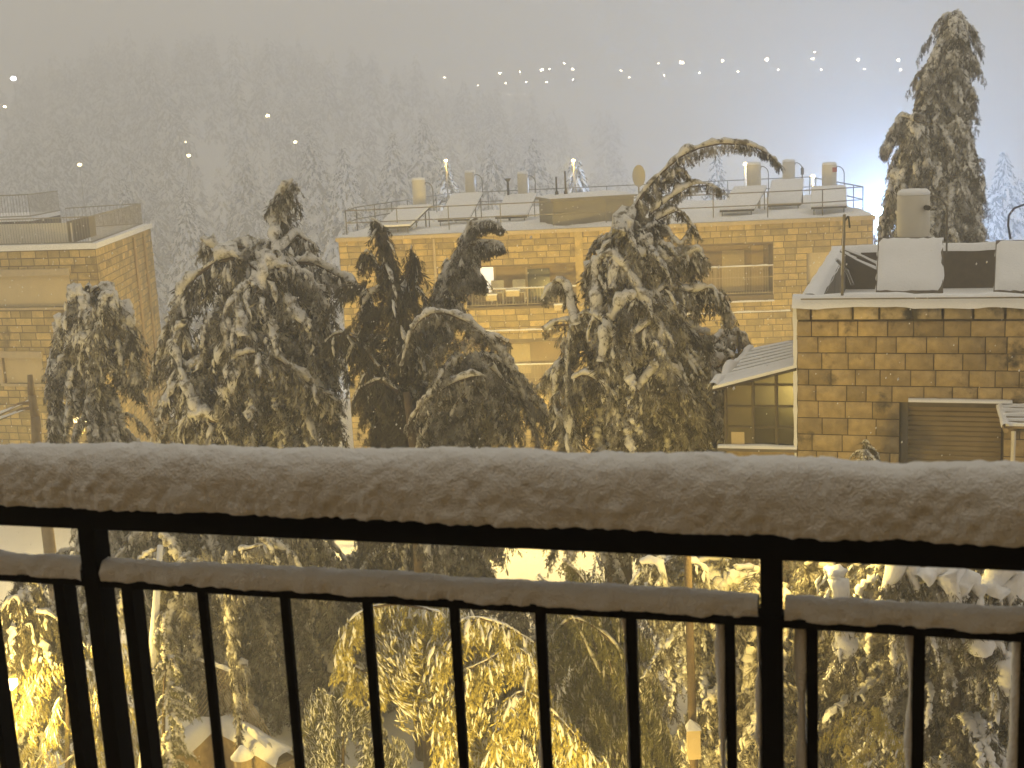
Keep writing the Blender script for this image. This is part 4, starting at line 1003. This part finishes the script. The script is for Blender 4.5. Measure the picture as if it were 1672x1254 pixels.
fm.build('frame', FRM, gl)
PV = [glass('pane_glass_a', (.13, .10, .05), .3), glass('pane_glass_b', (.10, .08, .05), .25), glass('pane_glass_c', (.035, .03, .02), .2)]
for i in range(3):
    for j in range(4):
        z0_ = rowz[j] if j < 4 else 0; z1_ = rowz[j+1] if j < 3 else None
        a_, b_ = cols[i]+.025, cols[i+1]-.025
        ta = (eL+(eR-eL)*a_/GL-.02) if z1_ is None else z1_-.018; tb = (eL+(eR-eL)*b_/GL-.02) if z1_ is None else z1_-.018
        mm = PV[0] if (i == 0 or j >= 3) else (PV[2] if j < 2 else PV[1])
        MB().add([gp.pt(a_, z0_+.02, -.01), gp.pt(b_, z0_+.02, -.01), gp.pt(b_, tb, -.01), gp.pt(a_, ta, -.01)], [(0, 1, 2, 3)]).build('pane', mm, gl)
MB().add([gp.pt(0, zb_, -.01), gp.pt(0, zb_, -2.2), gp.pt(0, eL+.28, -2.2), gp.pt(0, eL, -.01)], [(0, 1, 2, 3)]).build('pane', PV[1], gl)
MB().add([gp.pt(0, zb_, -2.2), gp.pt(GL, zb_, -2.2), gp.pt(GL, eR+.1, -2.2), gp.pt(0, eL+.1, -2.2)], [(0, 1, 2, 3)]).build('rear_wall', PLASTER_D, gl)
# pale boxes behind lower left pane
slab(gp, .08, cols[1]-.14, rowz[0]+.02, rowz[0]+.22, -.005, .006).build('lower_panel', SHUT, gl)
# roof: slopes up towards the rear, with battens
rr0, rr1 = gp.pt(-.18, eL-.05, .15), gp.pt(GL+.0, eR+.0, .15)
rA, rB = P(1225, 572, 20.6), P(1304, 556, 20.6)
MB().hexa([rr0-U3*.04, rr1-U3*.04, rB-U3*.04, rA-U3*.04, rr0, rr1, rB, rA]).build('roof', mat('roof_batten_dark', (.05, .04, .03), .9), gl)
nb = 9
for k in range(nb):
    t0_, t1_ = k/nb+.004, (k+1)/nb-.03
    if k in (0, 1): t1_ = (k+1)/nb
    a_ = rr0+(rA-rr0)*t0_; b_ = rr1+(rB-rr1)*t0_; c_ = rr1+(rB-rr1)*t1_; d_ = rr0+(rA-rr0)*t1_
    gj = random.uniform(.0, .05)
    MB().hexa([a_+U3*.003, b_+U3*.003, c_+U3*.003, d_+U3*.003, a_+U3*.05, b_+U3*.05, c_+U3*.05, d_+U3*.05]).build('roof_snow', SNOW, gl)
# verge snow on the left edge
snow_strip('roof_snow', rr0+U3*.03, rA+U3*.03, (1, 0, 0), .16, .10, gl, lump=.7, step=.04, seed=31)
# icy snow edge on house corner
snow_strip('corner_snow', rp.pt(-.045, RZ-3.4, .02), rp.pt(-.045, RZ-.1, .02), rp.u, .05, .03, rb, lump=1.2, seed=7)

# ================================================================== LEFT BUILDING
LZ = EYE-2.45
A = PZ(-60, 407, LZ); B = PZ(155, 401, LZ); Cc = PZ(245, 368, LZ)
lp = Plane(A, B); ls = Plane(B, Cc)
if lp.n[1] > 0: lp.n = -lp.n
if ls.n[0] < 0: ls.n = -ls.n
print('left', A, B, Cc)
lb = thing('apartment_building', 'golden stone apartment block at the left edge with shuttered windows and a caged roof terrace', 'building', lp.pt(lp.L/2, 0, -4))
opsL = [rect(lp, -60, 449, 113, 503, .22), rect(lp, 8, 584, 68, 626, .22), rect(lp, 85, 700, 130, 760, .2)]
wall_sheet(lp, 0, lp.L, 0, LZ-.1, opsL).build('wall', MORTAR_M, lb)
wv, wq = stone_blocks(lp, 0, lp.L, 0, LZ-.12, opsL, rh=.25, lmin=.35, lmax=.65, gap=.035, out=.055, detail=1, rough=.014, seed=13)
link('stone_facing', npmesh('stone', wv, wq), STONE_M, lb)
wall_sheet(ls, 0, ls.L, 0, LZ-.1, []).build('side_wall', MORTAR_M, lb)
wv, wq = stone_blocks(ls, 0, ls.L, 0, LZ-.12, [], rh=.25, lmin=.4, lmax=.75, gap=.03, out=.045, detail=1, rough=.012, seed=14)
link('side_facing', npmesh('stone', wv, wq), STONE_M, lb)
for k, o in enumerate(opsL):
    slab(lp, o[0], o[2], o[1], o[3], -.12, -.2).build('shutter', SHUT, lb)
    slab(lp, o[0]-.1, o[2]+.08, o[3], o[3]+.22, .09, -.1).build('lintel', PALEM, lb)
    slab(lp, o[0]-.1, o[2]+.08, o[1]-.08, o[1], .09, -.1).build('sill', PALEM, lb)
o = opsL[1]; slab(lp, o[0]-.22, o[0]-.003, o[1], o[3], .06, -.1).build('jamb', PALEM, lb)
D_ = np.array([*Cc[:2], 0.]); A2 = lp.pt(0, 0)+(Cc-B)*np.array([1, 1, 0])
def quadslab(pts, z0, z1): p = [np.array([q[0], q[1], 0]) for q in pts]; return MB().hexa([q+U3*z0 for q in p]+[q+U3*z1 for q in p])
quadslab([lp.pt(-.1, 0, .1), B+lp.n*.1+ls.n*.1, Cc+ls.n*.1, A2], LZ-.1, LZ+.08).build('roof', SNOW, lb)
for q in (.60, .8): # drain pipes on the side wall
    MB().tube([ls.pt(ls.L*q, .2, .08), ls.pt(ls.L*q, LZ-.2, .08)], .06, 8).build('drainpipe', PLASTER_D, lb)
# terrace cage: mesh-like panels of thin bars with top rail
CAGE = mat('cage_metal', (.30, .26, .2), .7)
def cage(a, b, h, base, parent, sp=.11):
    mb = MB(); a = np.array([*a[:2], base]); b = np.array([*b[:2], base]); L = np.linalg.norm(b-a)
    for q in (.03, 1): mb.bar(a+U3*h*q, b+U3*h*q, .022, 6)
    for i in range(int(L/sp)+1): p = a+(b-a)*(i*sp/L); mb.bar(p, p+U3*h, .007, 4)
    mb.build('terrace_railing', CAGE, parent)
cage(lp.pt(0, 0, -.35), B-lp.n*.35-ls.n*.3, .85, LZ+.08, lb)
cage(B-lp.n*.35-ls.n*.3, Cc-ls.n*.3, .85, LZ+.08, lb, .13)
cage(A2+np.array([2, -3, 0]), Cc-ls.n*.4, .85, LZ+.08, lb, .16)
pc = B-lp.n*2.6-ls.n*1.6
prism4(lp.pt(0, 0, -.8), B-lp.n*.8-ls.n*1.2, -lp.n*.1, LZ+.08, LZ+.75).build('parapet_panel', TANK, lb)
prism4(B-lp.n*.8-ls.n*1.2, B-lp.n*.8-ls.n*1.2+(Cc-B)*.35, -ls.n*.1, LZ+.08, LZ+.8).build('parapet_panel', CONC, lb)
st_ = B+(Cc-B)*.45-ls.n*3.2
# raised stair hut further back
hu = thing('rooftop_shed', 'half-hidden caged stair hut on the left building roof', 'hut', (st_[0], st_[1], LZ))
quadslab([st_, st_+(Cc-B)*.4, st_+(Cc-B)*.4-lp.u*6, st_-lp.u*6], LZ+.1, LZ+.7).build('wall', CONC, hu)
quadslab([st_+lp.n*.1+ls.n*.1, st_+(Cc-B)*.4, st_+(Cc-B)*.4-lp.u*6, st_-lp.u*6+lp.n*.1], LZ+.704, LZ+.86).build('roof', SNOW, hu)
cage(st_, st_+(Cc-B)*.4, .8, LZ+.86, hu, .15); cage(st_-lp.u*6, st_, .8, LZ+.86, hu, .13)

# bare snow-dusted broken trunk with two boughs at the left
dt = thing('dead_tree', 'broken bare tree stump with two snowy boughs in front of the left stone wall', 'tree', (*P(60, 700, 27)[:2], 0))
p_ = [P(62, 740, 27), P(58, 680, 27), P(52, 645, 27), P(49, 612, 27)]; p_ = [np.array([p_[0][0], 27, 0])]+p_
MB().tube(p_, [.16, .13, .11, .09, .06], 7).build('trunk', WOOD, dt, True)
for bp in ([(54, 655), (30, 660), (0, 678)], [(56, 666), (35, 668), (12, 680), (-10, 690)]):
    MB().tube([P(*q, 27) for q in bp], [.05, .04, .025, .02][:len(bp)], 6).build('branch', WOOD, dt, True)
    snow_strip('snow', P(*bp[0], 27)+U3*.03, P(*bp[-1], 27)+U3*.03, (0, 1, 0), .07, .05, dt)

# ================================================================== YARD: poles, walls, fence
# leaning pole at left
a_ = P(232, 1290, 17.5); b_ = P(262, 890, 18.2)
pl_ = thing('utility_pole', 'pale leaning wooden pole coated with snow behind the left railing bars', 'pole', (a_[0], a_[1], 0))
MB().tube([np.array([a_[0]-.1, a_[1], 0]), a_, (a_+b_)/2, b_], [.10, .085, .07, .045], 10).build('pole', SNOW, pl_, True)
# timber lamp pole on the right with junction box; its lamp head is the light that gilds the fir
lx = P(1131, 1100, 14.6)
b_ = P(1122, 905, 14.6)
lamp_r = thing('street_lamp', 'timber street lamp pole with snow-capped junction box, right of the willow', 'lamp', (lx[0], 14.6, 0))
topz = P(1120, 838, 14.6)[2]
MB().bar((lx[0]+.02, 14.6, 0), (b_[0], 14.6, topz), .068, 12, .045).build('pole', BARK, lamp_r, True)
MB().bar((b_[0], 14.6, topz-.1), (b_[0]+.5, 14.3, topz+.02), .03, 8).build('arm', GREYM, lamp_r)
bx = P(1130, 1215, 14.45)
MB().box((bx[0]+.02, 14.45, P(1130, 1213, 14.45)[2]), (.08, 0, 0), (0, .06, 0), (0, 0, .2)).build('junction_box', PALEM, lamp_r)
z_ = P(1130, 1213, 14.45)[2]+.2
MB().add([(bx[0]-.075, 14.37, z_), (bx[0]+.115, 14.37, z_), (bx[0]+.115, 14.53, z_), (bx[0]-.075, 14.53, z_), (bx[0]-.02, 14.45, z_+.13)], [(0, 1, 4), (1, 2, 4), (2, 3, 4), (3, 0, 4), (3, 2, 1, 0)]).build('box_snow', SNOW, lamp_r)
V = MB(); V.bar((b_[0]+.35, 14.3, topz+.06), (b_[0]+.85, 14.2, topz+.09), .10, 10, .07)
V.build('lamp_head', emit('sodium_head', (1, .72, .3), 6), lamp_r)
SOD = (1.0, .71, .17)
def plight(loc, e, col=SOD, r=.15, name='lamp_light'):
    l = bpy.data.lights.new(name, 'POINT'); l.energy = e; l.color = col; l.shadow_soft_size = r
    o = bpy.data.objects.new(name, l); C.objects.link(o); o.location = tuple(map(float, loc)); return o
def street_lamp(label, x, y, h, e, gb=None, group=None, arm=.6):
    g0 = gz(x, y) if gb is None else gb
    t_ = thing('street_lamp', label, 'lamp', (x, y, g0), group)
    MB().bar((x, y, g0-.2), (x, y, g0+h), .07, 8, .045).build('pole', GREYM, t_)
    MB().bar((x, y, g0+h), (x+arm, y, g0+h+.08), .03, 6).build('arm', GREYM, t_)
    MB().box((x+arm, y, g0+h+.06), (.28, 0, 0), (0, .1, 0), (0, 0, .05)).build('lamp_head', emit('lamp_glow', (1, .75, .35), 12), t_)
    if e: plight((x+arm, y, g0+h-.2), e)
    return t_
plight((b_[0]+.9, 14.0, topz-.1), 300)
# lamps of the street between trees and buildings
street_lamp('street lamp burning behind the foliage at the lower left corner', P(-16, 1125, 17.2)[0], 17.2, P(-12, 1125, 17.2)[2], 1000, arm=.1)
street_lamp('street lamp in the street below the left stone building', P(175, 700, 34)[0], 34, 5.0, 900, arm=-.6)
street_lamp('street lamp glowing between the two big cypresses left of centre', P(610, 700, 37)[0], 37, 5.0, 1500)
street_lamp('street lamp hidden behind the arching cypress, below the lit balcony', P(800, 720, 37)[0], 37, 5.0, 1300)
street_lamp('street lamp behind the great bent cypress near the middle building', P(1120, 700, 37)[0], 37, 5.0, 1300)
street_lamp('garden lamp low beneath the golden willow', P(820, 1420, 12.6)[0], 12.6, 2.9, 1350, arm=.3)

# retaining wall with snow cap, fence and leaning plank, lower left
w1, w2, w3 = P(296, 1208, 19.0), P(352, 1190, 20.0), P(452, 1225, 18.5)
rw = thing('garden_wall', 'low retaining wall with a thick yellow-lit snow cap, behind the third and fourth bars', 'wall', (*w2[:2], 0))
for a_, b_ in ((w1, w2), (w2, w3)):
    d_ = (b_-a_); nn = np.array([d_[1], -d_[0], 0]); nn /= np.linalg.norm(nn); nn = nn if nn[1] < 0 else -nn
    zt_ = (a_[2]+b_[2])/2
    prism4(a_, b_, -nn*.35, 0, zt_-.12).build('wall', STONE_R, rw)
    snow_box('wall_snow', a_+nn*.03, b_+nn*.03, -nn*.42, zt_-.11, .16, rw, 3)
fa, fb = P(300, 1120, 20.8), P(392, 1160, 19.9)
fc = thing('chain_link_fence', 'sagging chain-link fence on a thin post above the garden wall', 'fence', (*fb[:2], 0))
fz0 = w2[2]
mb = MB(); Lf = np.linalg.norm((fb-fa)[:2]); hd = np.array([*(fb-fa)[:2]/Lf, 0])
for k in range(int((Lf+1.0)/.09)):
    for sg in (-1, 1):
        p0_ = np.array([*fa[:2], 0])+hd*(k*.09); p1_ = p0_+hd*sg*1.0
        if np.dot(p1_-np.array([*fa[:2], 0]), hd) < 0 or np.dot(p1_-np.array([*fa[:2], 0]), hd) > Lf: continue
        mb.bar(p0_+U3*fz0, p1_+U3*(fz0+1.1), .006, 4)
mb.build('mesh', PALEM, fc)
MB().bar((*fb[:2], fz0-1), P(391, 1135, 19.9), .03, 8).build('post', SNOW, fc)
snow_strip('fence_snow', np.array([*fa[:2], fz0+1.1]), np.array([*fb[:2], fz0+1.05]), (0, 1, 0), .06, .06, fc, lump=.8)
pk = snow_strip('plank', P(399, 1187, 19.2), P(440, 1222, 18.3), (1, 0, 0), .09, .09); tag(pk, 'snow-covered plank leaning down onto the garden wall', 'plank')
# round snow-capped bollard
bo = thing('gate_post', 'stubby stone gate post under a conical snow cap, bottom left', 'post', (*P(395, 1262, 16)[:2], 0))
p_ = P(396, 1235, 16); MB().bar((p_[0], 16, 0), (p_[0], 16, p_[2]), .12, 10).build('post', STONE_R, bo)
MB().bar((p_[0], 16, p_[2]), (p_[0], 16, p_[2]+.16), .17, 12, .03).build('cap_snow', SNOW, bo, True)
# low hedge mass in the far street, lit ground hump handled by ground
# ================================================================== FAR LAMPS
def far_lamp(label, px, py, D, size, col, s, parent_group='street lamps on the far hillside'):
    p_ = P(px, py, D); g0 = min(gz(p_[0], D), p_[2]-3)
    t_ = thing('street_lamp', label, 'lamp', (p_[0], D, g0), parent_group)
    MB().bar((p_[0], D, g0), (p_[0], D, p_[2]), .05+D*.0001, 5).build('pole', GREYM, t_)
    me = bpy.data.meshes.new('h'); import bmesh
    bm = bmesh.new(); bmesh.ops.create_icosphere(bm, subdivisions=2, radius=size)
    for v in bm.verts: v.co.z *= .75
    bmesh.ops.translate(bm, verts=bm.verts, vec=Vector(p_)); bm.to_mesh(me); bm.free()
    link('lamp_head', me, emit('far_lamp', col, s), t_)
    return p_
WARM = (1, .78, .38); COOL = (.95, .97, 1)
for k, (px, py, D, sz, col, s) in enumerate([(22, 128, 330, .75, COOL, 45), (8, 174, 300, .42, WARM, 32), (437, 189, 260, .42, WARM, 26), (482, 232, 230, .34, WARM, 20), (303, 232, 230, .2, WARM, 9), (308, 254, 220, .36, WARM, 20), (130, 269, 180, .34, WARM, 9)]):
    far_lamp(['large white lamp glaring at the top left edge', 'small yellow lamp under the white one at the left edge', 'lone yellow lamp on the wooded hill, upper left of centre', 'yellow lamp just above the short cypress tip', 'faint lamp just above a brighter one on the left hillside', 'brighter lower lamp of the pair on the left hillside', 'yellow lamp over the roof of the left building'][k], px, py, D, sz, col, s)
for k, (px, py) in enumerate([(728, 262), (936, 262), (1217, 268), (1327, 288)]):
    D = (88, 82, 75, 72)[k]; p_ = far_lamp(['street lamp above the second water tank lighting a snowy tree', 'street lamp shining over the grey roof hut', 'street lamp beside the tank under the bent leader', 'small street lamp low at the right end of the middle roof'][k], px, py, D, .13, WARM, 14, 'street lamps just behind the middle building')
    plight((p_[0], D-.4, p_[2]-.2), 350, r=.2)
CITY = [(600, 123), (726, 126), (780, 139), (816, 119), (826, 136), (849, 117), (859, 134), (885, 114), (897, 113), (893, 134), (921, 103), (935, 113), (935, 130), (1014, 115), (1028, 126), (1085, 123), (1113, 102), (1075, 103), (1142, 119), (1180, 99), (1205, 117), (1252, 97), (1271, 114), (1327, 96), (1330, 85), (1341, 114), (1401, 97), (1411, 113), (1467, 98), (1470, 114)]
BIG = {885: 1.5, 1113: 1.8, 1252: 1.8, 1180: 1.2, 1327: 1.3, 1401: 1.3, 1467: 1.4, 935: 1.1, 816: 1.1}
for k, (px, py) in enumerate(CITY):
    nb_ = 'bright' if px in BIG and py < 120 else 'faint'
    far_lamp('%s pinpoint lamp on the misty ridge, number %d counted from the left' % (nb_, k+1) if False else '%s distant lamp in the row of lights along the misty ridge' % nb_, px, py, 435 if px < 800 else 565, (.46 if px < 800 else .6)*(BIG.get(px, .85) if py < 120 else .8), (1, .85, .58), 42 if px < 800 else 95, 'distant %s lamps along the ridge' % nb_)
# cold floodlight far right, behind the middle block
fl_ = P(1432, 345, 72)
t_ = thing('floodlight', 'cold white floodlight hidden behind the right end of the middle building', 'lamp', (fl_[0], 72, gz(fl_[0], 72)))
MB().bar((fl_[0], 72, gz(fl_[0], 72)), tuple(fl_), .06, 8).build('pole', GREYM, t_)
MB().box(fl_, (.3, 0, 0), (0, .1, 0), (0, 0, .2)).build('lamp_head', emit('cold_lamp', (.6, .8, 1), 5), t_)
plight(fl_+np.array([0, -.5, -.1]), 38000, (.38, .6, 1.0), r=.4)

# ================================================================== HILL WOOD
def far_tree_arrays(n_fr, H, seed):
    rs = np.random.RandomState(seed); z = rs.uniform(.12, 1, n_fr)**.8*H; R = (1-z/H)**.8*H*.24+.15
    ph = rs.uniform(0, 2*math.pi, n_fr); L = R*rs.uniform(.7, 1.2)
    pos = np.stack([R*.35*np.cos(ph), R*.35*np.sin(ph), z], 1)
    return pos, ph, rs.uniform(.15, .7, n_fr), np.maximum(L, .5)
protoT = []
def conifer(label, px, py_top, D, H=None, seed=0, group='snowy conifers beyond the middle building'):
    tp = P(px, py_top, D); g0 = gz(tp[0], D); H = max(tp[2]-g0, 4)
    pos, ph, pt_, L = far_tree_arrays(420, H, seed)
    root = thing('conifer_tree', label, 'tree', (tp[0], D, g0), group)
    pos = pos+np.array([tp[0], D, g0])
    v, t__ = place(FP['far'], pos, ph, pt_, L, L*.9); link('crown', npmesh('c', v, t__), FOL, root)
    m_ = RS.uniform(0, 1, len(pos)) < .8
    v, t__ = place(SP[True], pos[m_]+[0, 0, .1], ph[m_], pt_[m_], L[m_], L[m_]*1.6); link('snow', npmesh('s', v, t__), SNOW, root, True)
    MB().bar((tp[0], D, g0-.5), (tp[0], D, g0+H*.95), H*.018, 6, .03).build('trunk', BARK, root)
for k, (px, py, D, lab) in enumerate([(728, 268, 96, 'lamp-lit snowy tree under the lamp above the second water tank'), (940, 262, 90, 'lamp-lit snowy tree just left of the dish, under a lamp'), (640, 215, 170, 'misty conifer left of the farthest left tank'), (560, 240, 150, 'misty conifer above the left end of the middle roof'),
                                 (505, 215, 180, 'misty conifer right of the short cypress tip'), (690, 190, 190, 'tall misty conifer above the two left tanks'), (1170, 250, 110, 'pale conifer seen under the arching leader'), (1640, 248, 112, 'frosty pale conifer at the right edge'), (1665, 290, 118, 'second frosty conifer cut by the right edge'),
                                 (1625, 330, 105, 'small frosted tree right of the tall dark cypress'), (800, 235, 160, 'misty conifer behind the tank left of the hut'), (870, 225, 170, 'misty conifer over the tank nearest the hut'), (300, 300, 150, 'misty conifer between the left building and the bowed cypress'), (400, 250, 190, 'tall misty conifer behind the bowed cypress'), (200, 290, 160, 'misty conifer above the left terrace')]):
    conifer(lab, px, py, D, seed=200+k)
# far wood as one mass
poss = []; phs = []; pts_ = []; Ls = []
rs = np.random.RandomState(77)
cnt = 0
while cnt < 620:
    y_ = rs.uniform(150, 430); t_ = rs.uniform(-.5, .32); x_ = t_*y_
    if t_ > -.02 and rs.uniform() < (t_+.02)*7: continue
    if -.2 < t_ < -.16 and 190 < y_ < 240: continue
    H = rs.uniform(8, 17); pos, ph, pt_, L = far_tree_arrays(70, H, rs.randint(1e6))
    poss.append(pos+np.array([x_, y_, gz(x_, y_)])); phs.append(ph); pts_.append(pt_); Ls.append(L*1.25); cnt += 1
poss = np.concatenate(poss); phs = np.concatenate(phs); pts_ = np.concatenate(pts_); Ls = np.concatenate(Ls)
v, t__ = place(FP['far'][:3], poss, phs, pts_, Ls, Ls)
wood = link('hillside_wood', npmesh('wood', v, t__), mat('frosted_hazed_needles', (.20, .18, .15), .9, .2, .3)); wood['kind'] = 'stuff'; wood['label'] = 'dim snow-dusted wood covering the far hillside'  # frosted needles, their colour paled further to paint in distance haze
m_ = rs.uniform(0, 1, len(poss)) < .8
v, t__ = place(SP[True], poss[m_]+[0, 0, .15], phs[m_], pts_[m_], Ls[m_], Ls[m_]*1.5)
ws = link('hillside_wood_snow', npmesh('woods', v, t__), SNOW, None, True); ws['kind'] = 'stuff'; ws['label'] = 'snow lying on the far hillside wood'

# ================================================================== FALLING SNOW
rs = np.random.RandomState(5); n = 4200
D = 5+rs.uniform(0, 1, n)**.6*35; px = rs.uniform(-60, 1730, n); py = rs.uniform(330, 1300, n)
c = np.array([P(a, b, d) for a, b, d in zip(px, py, D)]); r = rs.uniform(.004, .010, n)*(.5+D/30)
octv = np.array([[1, 0, 0], [-1, 0, 0], [0, 1, 0], [0, -1, 0], [.25, 0, 1.5], [-.25, 0, -1.5]]); octf = np.array([[0, 2, 4], [2, 1, 4], [1, 3, 4], [3, 0, 4], [2, 0, 5], [1, 2, 5], [3, 1, 5], [0, 3, 5]])
V = (c[:, None, :]+octv[None]*r[:, None, None]).reshape(-1, 3); T = (octf[None]+(np.arange(n)*6)[:, None, None]).reshape(-1, 3)
fs = link('falling_snow', npmesh('flakes', V, T), SNOW); fs['kind'] = 'stuff'; fs['label'] = 'snowflakes drifting through the night air'
